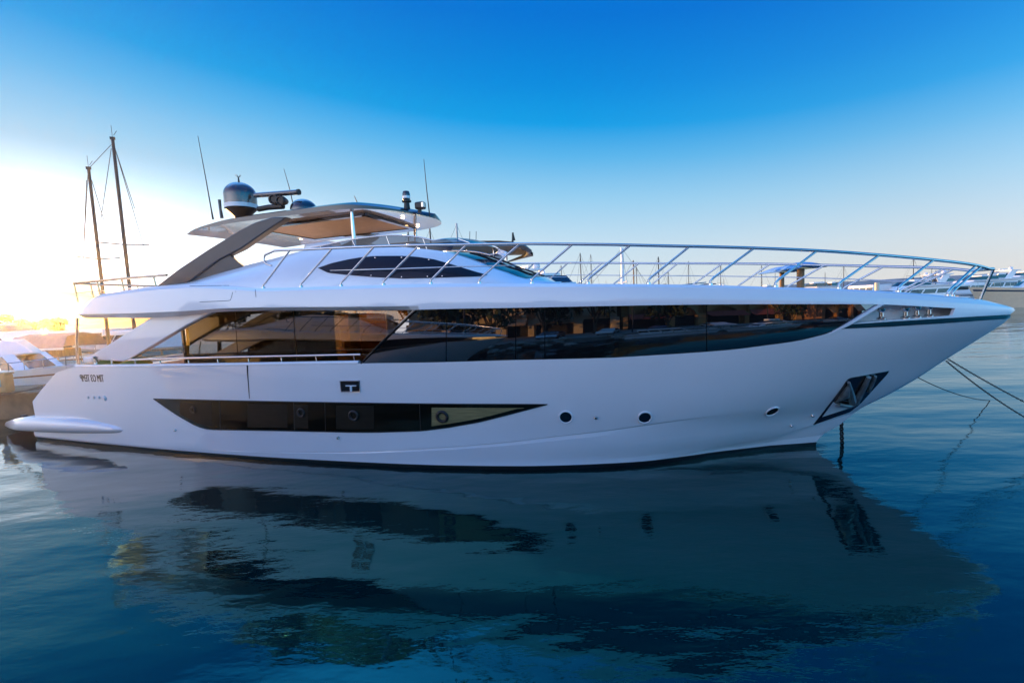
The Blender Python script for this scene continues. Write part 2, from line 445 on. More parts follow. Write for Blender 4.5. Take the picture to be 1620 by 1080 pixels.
# ledge under the lower chine: everything below it stands a little further in
# a small step under the upper crease, fading out towards the bow
rows_hull[11] = [(x, min(0, y + .022*float(np.clip((9-x)/3, 0, 1)*np.clip((x+6)/3, 0, 1))), z) for x, y, z in rows_hull[11]]
for k in (0, 1, 2, 3):
    rows_hull[k] = [(x, min(0, y + float(led(x))*min(1, abs(y)/.6)), z) for x, y, z in rows_hull[k]]
rows_boot[3] = rows_hull[0]
rows_boot[2] = [(x, min(0, y + float(led(x))*min(1, abs(y)/.6)), z) for x, y, z in rows_boot[2]]
hm = MB(); hm.grid(rows_hull).grid(mirror(rows_hull))
st_edge = [r[0] for r in rows_hull]
hm.grid([[(x - .10*(1-(1-2*f)**2), y + f*(-2*y), z) for x, y, z in st_edge] for f in np.linspace(0, 1, 9)])
hull = hm.build('hull', M['gel'], yacht, smooth=9)
bm_ = MB(); bm_.grid(rows_boot).grid(mirror(rows_boot))
st_b = [r[0] for r in rows_boot]
bm_.grid([[(x - .10*(1-(1-2*f)**2), y + f*(-2*y), z) for x, y, z in st_b] for f in np.linspace(0, 1, 9)])
bm_.build('boot_stripe', M['boot'], yacht, smooth=25)

def patch(lower, upper, n=40, m=5, off=.006, wf=None):
    """a panel lying on the hull side between two pixel curves, raised by off"""
    a = resample(lower, n); b = resample(upper, n); rows = []
    for k in np.linspace(0, 1, m):
        r = []
        for i in range(n):
            q = a[i]*(1-k)+b[i]*k
            P = solve(q[0], q[1], wf) if wf else on_hull(q[0], q[1])
            r.append(P + hull_normal(P)*off)
        rows.append(r)
    return rows
def thicken(mb, rows, d=.02):
    """grid plus a rim going back into the hull"""
    mb.grid(rows)
    loop = list(rows[0]) + [r[-1] for r in rows[1:]] + list(rows[-1])[::-1][1:] + [r[0] for r in rows[::-1]][1:]
    back = [np.array(q)-hull_normal(q)*d for q in loop]
    mb.grid([loop, back]); return mb
# ------------------------------------------------------------------ yacht: hull details
w_up = lambda x, z=0: w_sh(np.maximum(14.94-x, 0))
LIP_PX = [(98, 499), (119, 503), (178, 503.5), (236, 503), (290, 498), (343, 493.5), (570, 490.8), (654, 490), (706, 488.6), (807, 487), (960, 484), (1097, 481.8), (1300, 481), (1393, 481.5), (1510, 487.4), (1607, 489.8)]
CRS_PX = [(98, 496.5), (119, 497), (236, 494.5), (300, 491.5), (348, 488), (447, 486), (600, 484.8), (660, 484), (706, 486.3), (807, 485.5), (960, 482.5), (1097, 480.4), (1300, 479.8), (1393, 480.3), (1510, 486.6), (1606, 489.5)]
TOP_PX = [(125, 475.5), (155, 467), (194, 460), (244, 453.5), (300, 449.5), (340, 451), (380, 454), (416, 456), (475, 454.3), (539, 452.8), (606, 450.8), (680, 449), (841, 448.6), (930, 449), (1026, 449.5), (1124, 451), (1227, 454), (1331, 457), (1422, 462), (1498, 468), (1553, 474), (1579, 480), (1604, 488.6)]
w_in = lambda x, z: np.maximum(w_up(x)-.13, 0)
z_lip = zcurve(LIP_PX, w_up); z_crs = zcurve(CRS_PX, w_up); z_top = zcurve(TOP_PX, w_in)
SA_LIP = solve(*LIP_PX[0], w_up)[0]; SA_TOP = solve(*TOP_PX[0], w_in)[0]
def shell_row(zf, xs, inset, xe=14.94):
    S = xs + (xe-xs)*cc
    out = []
    for s in S:
        ins = inset(s) if callable(inset) else inset
        rnd = .5*max(0, 1-(s-xs)/1.2)**2
        w = max(float(w_up(s))-ins*min(1, float(w_up(s))/.5)-rnd, 0)
        out.append((float(s), -w, float(zf(s))))
    out[-1] = (out[-1][0], 0, out[-1][2]); return out
lipin = lambda s: .14 if s < 1.2 else max(0.0, .14-(s-1.2)*.35)
R_soff = shell_row(z_lip, SA_LIP+.25, lambda s: lipin(s)+.9)
R_lip = shell_row(z_lip, SA_LIP+.05, lipin)
R_crs = shell_row(z_crs, SA_LIP, 0.0)
R_m1 = shell_row(lambda s: z_crs(s)+(z_top(s)-z_crs(s))*.45, SA_LIP+(SA_TOP-SA_LIP)*.4, .015)
R_m2 = shell_row(lambda s: z_crs(s)+(z_top(s)-z_crs(s))*.86, SA_LIP+(SA_TOP-SA_LIP)*.85, .06)
R_top = shell_row(z_top, SA_TOP, .13)
R_in = shell_row(lambda s: z_top(s)+.005, SA_TOP+.05, .26)
R_deck = shell_row(lambda s: z_top(s)-.03, SA_TOP+.1, .34)
sm = MB()
for rows in ([R_soff, R_lip, R_crs, R_m1, R_m2, R_top, R_in, R_deck],):
    sm.grid(rows).grid(mirror(rows))
for R, zoff in ((R_deck, .05), (R_soff, .0)):        # decks above and below
    sm.grid([[(x, y*k, z + zoff*(1-k*k)) for x, y, z in R] for k in np.linspace(1, -1, 9)])
edge = [r[0] for r in (R_soff, R_lip, R_crs, R_m1, R_m2, R_top, R_in, R_deck)]
sm.grid([[(x-.5*(1-(1-2*f)**2), y*(1-2*f), z) for x, y, z in edge] for f in np.linspace(0, 1, 11)])
shell = sm.build('upper_deck_shell', M['gel'], yacht, smooth=14)

# glass band along the main deck, one panel per pane
g_low = smooth_line(z_sheer_px[3:13] , 60).tolist()
g_low = [(x, y+.8) for x, y in g_low]
LOWER = [(570, 575.3)] + [q for q in g_low if 575 < q[0] < 1333] + [(1335, 520.5)]
UPPER = [(654, 489.6), (706, 488.2), (807, 486.6), (960, 483.6), (1097, 481.3), (1300, 480.6), (1386, 481)]
lowf = pchip(*zip(*LOWER)); upf = pchip(*zip(*UPPER))
splits = [((570, 654)), (706, 706), (816, 816), (862, 862), (1118, 1118), ((1335, 1386))]
w_glass = lambda x, z: np.maximum(w_hull(x, z)-.024-.030*np.clip(z-z_sheer(x), 0, 2), 0)
for k in range(5):
    (la, ua), (lb, ub) = splits[k], splits[k+1]
    n = max(6, int((lb-la)/8))
    lo_ = [(x, float(lowf(x))) for x in np.linspace(la+(.7 if k else 0), lb-(.7 if k < 4 else 0), n)]
    up_ = [(x, float(upf(x))) for x in np.linspace(ua+(.7 if k else 0), ub-(.7 if k < 4 else 0), n)]
    if k == 4: lo_.append((1389, 482)); up_.append((1389.5, 481.4))
    g = MB(); thicken(g, patch(lo_, up_, n=n*2, m=6, off=0, wf=w_glass), .03)
    o = g.build('window_pane', M['glass'], yacht, smooth=60)
# dark backing behind the joints
bk_ = MB(); bk_.grid(patch([(572, 575), *LOWER[1:]], UPPER, n=50, m=4, off=0, wf=lambda x, z: np.maximum(w_hull(x, z)-.10, 0)))
bk_.build('window_backing', M['rubber'], yacht)
# slanted aft frame of the glass band
fr = MB()
A = [solve(q[0], q[1], w_hull) for q in [(571, 574.5), (598, 547), (626, 519), (655, 490.5)]]
fr.tube(A, .022, 6); fr.build('window_frame', M['blackp'], yacht)

# lower hull window
LW_T = [(243, 630.5), (343, 633), (470, 635.5), (600, 637.6), (720, 639), (866, 639.5)]
LW_B = [(243, 630.5), (262, 644), (281.5, 657), (306, 671), (318, 676), (331, 679), (380, 680), (447, 681), (560, 683.5), (600, 683.3), (669, 681), (708, 676), (757.5, 667.4), (807, 655), (845, 645), (866, 639.5)]
lw = MB(); thicken(lw, patch(LW_B, LW_T, n=70, m=6, off=.006), .03)
lowwin = lw.build('hull_window', M['glass_low'], yacht, smooth=60)
_lp = resample(LW_B, 60).tolist()+resample(LW_T, 40).tolist()[::-1][1:]
MB().tube([on_hull(*q)+np.array([0, -.004, 0]) for q in _lp], .013, 5, caps=False).build('window_gasket', M['rubber'], lowwin, smooth=60)
M['olive'] = pbr('dark_olive_blind', (.014, .013, .009), .5, spec=.15, var=.35, vscale=2, stretch=(1, 1, 18))
M['olive2'] = pbr('pale_olive_blind', (.24, .20, .09), .4, spec=.2, var=.3, vscale=2, stretch=(1, 1, 16))
ltf = pchip(*zip(*LW_T)); lbf = pchip(*zip(*LW_B[::1]))
def blind(x0, x1, mat, top=4, bot=5, x0t=None, x1t=None):
    n = 14; xs = np.linspace(x0, x1, n)
    up_ = [(x, float(ltf(x))+top) for x in xs]; lo_ = [(x, max(float(lbf(x))-bot, float(ltf(x))+top+.3)) for x in xs]
    g = MB(); g.grid(patch(lo_, up_, n=n, m=4, off=.010)); return g.build('blind', mat, lowwin)
blind(285, 336, M['olive']); blind(392, 455, M['olive']); blind(465, 488, M['olive']); blind(532, 592, M['olive']); blind(683, 829, M['olive2'], 5.5, 6)
def ring_on_hull(px, py, r, tube, mat, name, parent, disc=None, off=.012):
    c = on_hull(px, py); nn = hull_normal(c); a = np.cross([0, 0, 1], nn); a /= np.linalg.norm(a); b = np.cross(nn, a)
    m = MB(); n = 24
    P = [c+nn*off+(a*cos(2*pi*k/n)+b*sin(2*pi*k/n))*r for k in range(n+1)]
    m.tube(P, tube, 6, caps=False)
    o = m.build(name, mat, parent, smooth=80)
    if disc:
        d = MB(); d.lathe([(0.001, 0), (r*.6, .002), (r, 0)], c+nn*(off*.6), 24, nn)
        d.build(disc[0], disc[1], o if parent is yacht else parent, smooth=80)
    return o
for px_, py_, k in ((306, 648, .10), (477, 652.5, .12), (560, 657, .14), (700, 658.5, .15)):
    ring_on_hull(px_, py_, k*.85, k*.28, M['rubber'], 'porthole_ring', lowwin, off=.02)
for px_ in (347.5, 476-11, 514, 664):
    t = float(ltf(px_))+1; b_ = float(lbf(px_))-1
    P = [on_hull(px_+1.5*(y-t)/(b_-t), y) for y in np.linspace(t, b_, 6)]
    MB().tube([q+hull_normal(q)*.008 for q in P], .008, 5).build('pane_joint', M['rubber'], lowwin)

# portholes forward
for px_, py_, r in ((895, 659.5, .155), (1020, 660, .155), (1221.5, 650.5, .155)):
    ring_on_hull(px_, py_, r, .02, M['gel'], 'porthole', yacht, disc=('porthole_glass', M['glass']), off=.006)
# skin fittings
def fitting(px, py, r, mat='steel'):
    c = on_hull(px, py); nn = hull_normal(c)
    MB().lathe([(r, -.01), (r*1.0, .02), (r*.7, .045), (.001, .05)], c, 12, nn).build('skin_fitting', M[mat], yacht, smooth=50)
for px_, py_, r in ((942.5, 660, .045), (535.5, 692, .045), (278, 680, .04), (166, 629.5, .095), (140, 628, .05), (149, 628.3, .05), (157.5, 628.5, .05), (1285, 656.5, .04), (1251.5, 672.5, .035)):
    fitting(px_, py_, r, 'gel2' if px_ < 200 else 'steel')
# fuel hatch: dark recess with a T handle
hp = [(538.5, 602), (569, 602), (570, 619.5), (540.5, 619.5)]
fh = MB(); thicken(fh, patch([hp[3], hp[2]], [hp[0], hp[1]], n=6, m=4, off=.012), .03)
hatch = fh.build('side_hatch', M['blackp'], yacht)
P = [on_hull(*q) + np.array([0, -.014, 0]) for q in (hp[0], hp[1], hp[2], hp[3], hp[0])]
MB().tube(P, .016, 6).build('hatch_frame', M['steel2'], hatch)
T = MB(); q1, q2 = on_hull(548, 609.8), on_hull(564.5, 609.8); T.tube([q1+np.array([0, -.03, 0]), q2+np.array([0, -.03, 0])], .015, 6)
q1, q2 = on_hull(556.3, 610), on_hull(556.6, 618.5); T.tube([q1+np.array([0, -.03, 0]), q2+np.array([0, -.03, 0])], .032, 6)
T.build('hatch_handle', M['gel'], hatch)
# boarding gate seam
P = [on_hull(*q) for q in ((391.5, 577.5), (391.8, 590), (393, 605), (394, 620), (394.6, 630))]
MB().tube([q+hull_normal(q)*.002 for q in P], [.022, .018, .014, .012, .008], 6).build('gate_seam', M['rubber'], yacht)

# bow: black rub strip, sill, recess with fairleads
ST_B = [(1312.5, 527.2), (1332, 519.8), (1412.6, 516), (1505, 510), (1597.5, 503.2)]
ST_T = [(1333, 516.6), (1342, 513), (1412.6, 508), (1505, 502.4), (1597.5, 497)]
rs = MB(); thicken(rs, patch([(1333, 519.6)]+ST_B[2:], ST_T[1:], n=60, m=3, off=.014), .05)
rs.build('rub_strip', M['blackp'], yacht, smooth=60)
def hull_part(name, low, up, mat=M['gel'], n=24, m=4, off=.004, d=.06, wf=None):
    g = MB(); thicken(g, patch(low, up, n=n, m=m, off=off, wf=wf), d); return g.build(name, mat, yacht, smooth=40)
hull_part('bow_bulwark', [(1505, 502.6), (1550, 499.9), (1598, 497.2)], [(1511, 487.2), (1560, 488.8), (1606.5, 489.9)], n=24)
hull_part('bow_sill', [(1343, 513.2), (1412.6, 508.2), (1507, 502.5)], [(1365, 510), (1430, 505), (1513, 498)], n=40, m=2)
hull_part('slanted_post', [(1312, 528), (1334, 516), (1388.5, 482)], [(1320, 525), (1345, 513.5), (1397, 482)], off=.016)
w_rec = lambda x, z: np.maximum(w_hull(x, z)-.42, 0)
bw = MB()
bw.grid(patch([(1330, 519), (1412, 513), (1530, 506)], [(1380, 478), (1440, 479), (1530, 485)], n=30, m=3, off=0, wf=w_rec))
a_ = patch([(1343, 513), (1412.6, 508), (1512, 502)], [(1343, 512.9), (1412.6, 507.9), (1512, 501.9)], n=30, m=2, off=-.02)[0]
bw.grid([a_, [(q[0], min(q[1]+.5, -.02), q[2]+.02) for q in a_]])
bw.build('mooring_recess', M['gel2'], yacht)
for px_, py_ in ((1394, 500), (1432, 498.8), (1450, 497), (1469, 495.8)):
    c = solve(px_, py_+3, lambda x, z: np.maximum(w_hull(x, z)-.16, 0))
    f = MB()
    f.lathe([(.085, 0), (.085, .03), (.045, .06), (.04, .15), (.075, .19), (.08, .23), (.03, .26), (.001, .265)], (c[0], c[1], c[2]-.03), 14)
    f.build('fairlead', M['steel'], yacht, smooth=40)
# anchor pocket
AP = [(1343, 598), (1406, 586.5), (1402.5, 592), (1361, 638), (1344.5, 651), (1286.5, 671.5), (1297.6, 657), (1317, 632.6)]
def hull_poly(poly, off, sub=3):
    """polygon on the hull side: filled by a fan of strips"""
    return None
ap_low = [(1286.5, 671.5), (1315, 661.5), (1344.5, 651), (1361, 638), (1382, 614.5), (1402.5, 592), (1406, 586.5)]
ap_up = [(1286.5, 671.5), (1297.6, 657), (1317, 632.6), (1331, 614), (1340, 600.5), (1345, 597.4), (1406, 586.5)]
pg = MB(); thicken(pg, patch(ap_low, ap_up, n=36, m=6, off=.012), .05)
pocket = pg.build('anchor_pocket', M['blackp'], yacht, smooth=60)
sp = MB(); sp.grid(patch([(1300, 658.5), (1326, 650), (1356.5, 639.5)], [(1317.5, 634.5), (1331, 643), (1357, 637.5)], n=12, m=4, off=.02))
sp.build('pocket_plate', M['gel2'], pocket)
M['anchor'] = pbr('galvanised_anchor_steel', (.30, .33, .33), .35, metal=.7, var=.35, vscale=5)
an = MB()
def hp_(px, py, off): 
    q = on_hull(px, py); return q+hull_normal(q)*off
an.tube([hp_(1372, 594, .05), hp_(1364, 610, .06), hp_(1352, 630, .07), hp_(1347, 637, .06)], [.05, .06, .075, .05], 8)
an.tube([hp_(1341, 603, .04), hp_(1343, 618, .06), hp_(1346, 632, .06)], [.03, .07, .09], 8)
an.tube([hp_(1322, 634, .03), hp_(1334, 622, .06), hp_(1341, 608, .04)], [.02, .10, .03], 8)
an.tube([hp_(1383, 593, .04), hp_(1376, 606, .05), hp_(1372, 618, .04)], [.03, .05, .03], 8)
an.tube([hp_(1324, 637, .05), hp_(1340, 639, .07), hp_(1356, 634, .05)], .05, 8)
an.build('anchor', M['anchor'], pocket)

# stern: swim platform and its moulding along the side
spl = MB()
e_ = []
PX_T = [(10, 667), (24, 662), (50, 659.5), (95, 661.5), (139, 664.2), (172, 669), (194, 674), (203, 680)]
PX_B = [(10, 676.5), (24, 680), (55, 682.5), (95, 684.3), (139, 685.2), (178, 685.2), (196, 683), (203, 680)]
w_pl = pchip([-30, -18.2, -17.4, -16.4, -15, -13.5, -12.2, -11.6, -11, -8], [2.1, 2.3, 2.62, 2.92, 3.16, 3.30, 3.36, 3.34, 3.30, 3.3])
wpl = lambda x, z: w_pl(x)
t_ = [solve(*q, wpl) for q in smooth_line(PX_T, 24)]; b_ = [solve(*q, wpl) for q in smooth_line(PX_B, 24)]
rows = []
for k, o_ in ((0, -.0), (.12, .07), (.35, .13), (.65, .13), (.88, .07), (1, 0)):
    rows.append([np.array(p)*(1-k)+np.array(q)*k + np.array([0, -o_*min(1, .35+i/4, 12*(1-i/23)), 0]) for i, (p, q) in enumerate(zip(t_, b_))])
inn_t = [(p[0], min(p[1]+.7, -1.2), p[2]+.01) for p in t_]; inn_b = [(p[0], min(p[1]+.7, -1.2), p[2]) for p in b_]
rows = [inn_t]+rows+[inn_b]
spl.grid(rows).grid(mirror(rows))
spl.grid([[r[0] for r in rows], [(r[0][0], -r[0][1], r[0][2]) for r in rows]])
x0, x1 = max(t_[0][0], -18.0), -14.6
zt_, zb_ = t_[3][2], b_[3][2]
spl.box(((x0+x1)/2+.75, 0, (zt_+zb_)/2), (abs(x1-x0)-1.4, 4.6, (zt_-zb_)*.96))
plat = spl.build('swim_platform', M['gel'], yacht, smooth=40)
tk = MB(); tk.box(((x0+x1)/2+.8, 0, zt_+.012), (abs(x1-x0)-1.6, 4.4, .02)); tk.build('platform_decking', M['teak'], plat)
c = on_y(38, 659, -2.7); MB().box((c[0], c[1], c[2]), (.18, .14, .14)).tube([(c[0]-.2, c[1], c[2]-.02), (c[0]+.2, c[1], c[2]-.02)], .04, 6).build('stern_cleat', M['rubber'], plat)

# bulwark cap, inside of the bulwark and the side deck floor
cap_row = [r for r in rows_hull[-1] if r[0] < solve(572, 575, w_hull)[0]]
cm = MB(); cm.tube([(x, y+.05, z+.01) for x, y, z in cap_row], .06, 8); cm.tube([(x, -y-.05, z+.01) for x, y, z in cap_row], .06, 8)
cm.build('bulwark_cap', M['gel'], yacht, smooth=60)
ib = MB()
for sg in (1, -1):
    ib.grid([[(x, sg*(y+.12), z) for x, y, z in cap_row], [(x, sg*(y+.14), 1.95) for x, y, z in cap_row]])
ib.grid([[(x, y*k, 1.95) for x, y, z in cap_row] for k in (.97, .5, 0, -.5, -.97)])
c0 = cap_row[0]; ib.box((c0[0]+.1, 0, 2.35), (.12, 2*abs(c0[1])-.3, .8))
ib.build('side_deck', M['gel2'], yacht)
# ------------------------------------------------------------------ yacht: saloon behind the side deck
def glass_mat(name, tint, rough, ior, gl=(1, 1, 1)):
    m = bpy.data.materials.new(name); m.use_nodes = True
    n, l = m.node_tree.nodes, m.node_tree.links; n.clear()
    out = n.new('ShaderNodeOutputMaterial'); tr = n.new('ShaderNodeBsdfTransparent'); gs = n.new('ShaderNodeBsdfGlossy')
    tr.inputs[0].default_value = (*tint, 1); gs.inputs[0].default_value = (*gl, 1); gs.inputs['Roughness'].default_value = rough
    fr = n.new('ShaderNodeFresnel'); fr.inputs[0].default_value = ior; mx = n.new('ShaderNodeMixShader')
    l.new(fr.outputs[0], mx.inputs[0]); l.new(tr.outputs[0], mx.inputs[1]); l.new(gs.outputs[0], mx.inputs[2]); l.new(mx.outputs[0], out.inputs[0])
    return m
M['bronze'] = glass_mat('bronze_saloon_glass', (.74, .52, .20), .012, 1.6)
M['smoke'] = glass_mat('smoked_deflector_glass', (.16, .20, .28), .02, 1.5)
M['curtain'] = pbr('beige_curtain', (.50, .38, .24), .8, var=.15, vscale=4, stretch=(9, 9, .3))
M['wood'] = pbr('dark_walnut_joinery', (.10, .05, .025), .35, var=.3, vscale=4)
YS, ZS0, ZS1 = 2.5, 1.95, 4.36
XA, XF = float(on_y(292, 540, -YS)[0]), 1.3
for sg in (-1, 1):
    xs = [XA, XA+2.15, XA+4.4, XF-.6]
    for a, b in zip(xs[:-1], xs[1:]):
        g = MB(); g.prism([(a+.015, sg*YS, ZS0+.15), (b-.015, sg*YS, ZS0+.15), (b-.015, sg*(YS-.08), ZS1), (a+.015, sg*(YS-.08), ZS1)], (0, -sg*.02, 0)); g.build('saloon_window', M['bronze'], yacht, smooth=0)
sf = MB()
for sg in (-1, 1):
    sf.box(((XA+XF)/2, sg*YS, ZS0+.07), (XF-XA, .10, .14)); sf.box(((XA+XF)/2, sg*YS, ZS1-.03), (XF-XA, .10, .10))
    sf.box((XF-.35, sg*YS, (ZS0+ZS1)/2), (.5, .09, ZS1-ZS0-.05))
    sf.box((XA-.02, sg*YS, (ZS0+ZS1)/2), (.07, .09, ZS1-ZS0-.05))
sf.build('saloon_frame', M['blackp'], yacht, smooth=0)
sb = MB(); sb.box(((XA+XF)/2, 0, ZS0+.02), (XF-XA, 2*YS-.1, .05)); sb.build('saloon_floor', M['teak'], yacht, smooth=0)
sw = MB(); sw.box((XF+.1, 0, (ZS0+ZS1)/2), (.1, 6.4, ZS1-ZS0)); sw.build('saloon_bulkhead', M['wood'], yacht, smooth=0)
g = MB(); g.box((XA, 0, (ZS0+ZS1)/2), (.03, 2*YS-.2, ZS1-ZS0-.1)); g.build('saloon_door_glass', M['bronze'], yacht, smooth=0)
def curtain(x, y, w, r=.05):
    m = MB(); n = 15
    top = [(x-w/2+w*i/(n-1), y+.04*(-1)**i, ZS1-.06) for i in range(n)]
    m.grid([top, [(q[0], q[1], ZS0+.05) for q in top]]); m.build('curtain', M['curtain'], yacht, smooth=80)
for px_, w in ((305, .32), (383, .36), (467, .36), (436, .9)):
    x = float(on_y(px_, 530, -YS+.25)[0]); curtain(x, -YS+.25, w)
for x in (XA+1.3, XA+3.0, XA+4.8): curtain(x, YS-.25, .5)
def soft_box(name, c, s, mat, parent=yacht, bev=.06, rot=None):
    return MB().box(c, s, rot).build(name, mat, parent, smooth=50, bevel=bev)
soft_box('saloon_sofa', (XA+2.2, 1.5, 2.35), (2.6, .9, .75), M['curtain'])
soft_box('saloon_cabinet', (XA+4.9, 1.2, 2.6), (1.2, .8, 1.3), M['wood'])
soft_box('saloon_table', (XA+2.3, .1, 2.4), (1.5, .8, .1), M['wood'], bev=.02)
M['greencush'] = pbr('olive_green_cushion', (.16, .18, .03), .8, var=.2)
for px_, k in ((176, .55), (215, .55)):
    c = on_y(px_, 575, -2.9); MB().lathe([(.001, .16), (k*.5, .13), (k*.8, .02), (k*.8, -.3), (.001, -.31)], c, 20).build('deck_cushion', M['greencush'], yacht, smooth=60)
soft_box('aft_sofa', (XA-2.7, 0, 2.3), (.9, 4.0, .7), M['gel2'])
# wings between bulwark and upper deck
wing = [(139, 564), (170, 545.5), (207, 522), (236, 503.5), (250, 500), (345, 490), (332, 496), (315, 504), (294, 515), (262, 534), (232, 552), (203, 569), (196, 572), (140, 568.5)]
YW = -3.16
for sg in (1, -1):
    P = [on_y(*q, YW) for q in wing]; P = [(p[0], sg*p[1], p[2]) for p in P]
    MB().prism(P, (0, sg*.20, 0)).build('wing_support', M['gel'], yacht, smooth=25, bevel=.03)
    lo = [on_y(*q, YW+.1) for q in ((140, 570), (139, 566), (142, 563))]
c = on_y(141, 566, -3.1)
soft_box('wing_foot', (c[0]+.1, c[1], c[2]-.05), (.5, .24, .2), M['gel'])
for y_ in (-3.0, 3.0):
    P = [on_y(*q, -3.0) for q in ((122.5, 503), (122, 520), (121.5, 545), (122.5, 565), (125, 577))]
    MB().tube([(p[0], p[1]*(1 if y_ < 0 else -1), p[2]) for p in P], .045, 8).build('deck_post', M['steel'], yacht, smooth=60)
# side deck hand rail
P = [on_y(*q, -3.36) for q in ((204, 569.3), (212, 569), (323, 565.6), (447, 563.2), (560, 561), (571, 560.8))]
side_rail = MB().tube(smooth_line(P, 24), .035, 8).build('side_hand_rail', M['steel'], yacht, smooth=60)
for px_ in (176, 213, 253, 298, 344.5, 393, 445, 500, 560):
    t = on_y(px_, 568.5 if px_ < 230 else 571-(px_-213)*.0275, -3.36); b = np.array([t[0]+.02, t[1]+.0, float(z_sheer(t[0]))])
    MB().tube([t-np.array([0, 0, .01]), (t+b)/2, b], .024, 6).build('stanchion', M['steel'], side_rail, smooth=60)
c = on_y(152, 572, -3.3); MB().lathe([(.08, 0), (.06, .05), (.05, .22), (.075, .3), (.001, .32)], (c[0], c[1], 2.76), 12).build('mooring_bollard', M['steel'], yacht)
fl = MB(); P = [on_y(*q, -3.2) for q in ((92, 594), (100, 592.5), (117, 590.5), (118.5, 595), (104, 596))]
fl.prism(P, (0, -.10, 0)); fl.build('stern_fairlead', M['steel2'], yacht, bevel=.015)

# ------------------------------------------------------------------ yacht: upper house (coachroof), windscreen, flybridge
EDGE_PX = [(250, 451), (296, 446), (340, 433.5), (383, 421), (432, 409), (481, 396.5), (513, 391.5), (565, 389.3), (619, 390), (660, 393), (704, 398.6), (730, 406), (752, 414), (778, 425), (794, 430), (816, 438), (841, 443), (881, 446.5)]
W_E = pchip([-10, 0, 1.8, 3.4, 5.2], [2.3, 2.3, 2.28, 2.1, 1.6])
w_e = lambda x, z: W_E(x)
EP = [solve(*q, w_e) for q in EDGE_PX]
z_e = pchip([p[0] for p in EP], [p[2] for p in EP])
XE0, XE1 = EP[0][0], EP[-1][0]
W_F = pchip([-10, 0, 3, 5.5, 8], [2.78, 2.78, 2.6, 2.0, 1.2])
SE = np.linspace(XE0, XE1+.1, 90)
def house_row(k, bul=.0):
    out = []
    for s in SE:
        zf = float(z_top(s))-.10; ze = max(float(z_e(s)), zf+.02)
        w = float(W_F(s))*(1-k)+float(W_E(s))*k + bul*4*k*(1-k)
        out.append((float(s), -w, zf*(1-k)+ze*k))
    return out
H_rows = [house_row(k, .10) for k in (0, .15, .3, .45, .6, .75, .88, .96)]
e_row = house_row(1.0)
rim = [(x, y+.05, z+.012) for x, y, z in e_row]; rim2 = [(x, y+.16, z+.0) for x, y, z in e_row]
H_rows += [e_row, rim, rim2]
hm2 = MB(); hm2.grid(H_rows).grid(mirror(H_rows))
X_WS = float(solve(704, 398.6, w_e)[0])
def roof(s0, s1, n, drop=None, off=0.0, f0=-1, f1=1, cam_=.12, bulge=.12, nf=15):
    rows = []
    for s in np.linspace(s0, s1, n):
        r = []
        for f in np.linspace(f0, f1, nf):
            k = 1-f*f; w = float(W_E(s))-.16
            z = float(z_e(s)) if drop is None else drop
            end = np.clip((s1-s)/.9, 0, 1) if s1 > 4.5 else 1.0
            kk = np.clip((s-X_WS+1.0)/1.0, 0, 1) if drop is None else 0
            r.append((s+bulge*k*np.clip((s-X_WS+.6)/1.0, 0, 1), f*w, z+(cam_*k*kk)*end-.3*(1-end)+off))
        rows.append(r)
    return rows
fwd = roof(X_WS-.5, XE1+.1, 40); hm2.grid(fwd)
# flybridge well: sides and floor
well = [(x, y, z) for x, y, z in rim2 if x <= X_WS-.5]
hm2.grid([well, [(x, y+.02, 4.98) for x, y, z in well]]).grid(mirror([well, [(x, y+.02, 4.98) for x, y, z in well]]))
hm2.grid([[(x, y*k, 4.98) for x, y, z in well] for k in (1, .5, 0, -.5, -1)])
hm2.grid([fwd[0], [(q[0], q[1], 4.98) for q in fwd[0]]])
house = hm2.build('upper_house', M['gel'], yacht, smooth=22)
def bvh_of(o):
    me = o.data; return BVHTree.FromPolygons([v.co[:] for v in me.vertices], [p.vertices[:] for p in me.polygons])
hb = bvh_of(house)
def hit(b, px, py, off=0.0):
    d = Vector(lray(px, py)); loc_, nn, i, t = b.ray_cast(Vector(LCAM), d)
    if loc_ is None: return None
    if nn.dot(d) > 0: nn = -nn
    return np.array(loc_ + nn*off)
def patch_on(b, low, up, n, m, off, yfall=-2.6):
    a = resample(low, n); c = resample(up, n); rows = []
    for k in np.linspace(0, 1, m):
        r = []
        for i in range(n):
            q = a[i]*(1-k)+c[i]*k; P = hit(b, q[0], q[1], off)
            r.append(P if P is not None else on_y(q[0], q[1], yfall))
        rows.append(r)
    return rows
uw_low = [(503, 424), (520, 432), (560, 436), (592, 438.5), (640, 441), (680, 440), (720, 438.7), (759, 437.5), (771.6, 435.5)]
uw_up = [(503, 424), (525, 416.5), (551.6, 410.5), (570, 407.5), (592, 405.3), (633, 405), (660, 406.6), (687, 410.5), (720, 420), (752, 430), (771.6, 435.5)]
g = MB(); g.grid(patch_on(hb, uw_low, uw_up, 50, 6, .012)); uwin = g.build('side_window', M['glass_up'], yacht, smooth=60)
for px_, py_ in ((594, 408), (636, 407.5), (679, 411), (700, 437), (636, 438.3), (677, 437.5), (588, 436)):
    P = hit(hb, px_, py_, .018)
    if P is not None: MB().lathe([(.022, 0), (.018, .012), (.001, .016)], P, 8, (0, -1, .2)).build('press_stud', M['steel'], uwin)
# brow: a slightly raised moulding above the window
br = MB(); br.grid(patch_on(hb, uw_up[1:-1], [(q[0]-2, q[1]-5) for q in uw_up[1:-1]], 40, 3, .02)); 
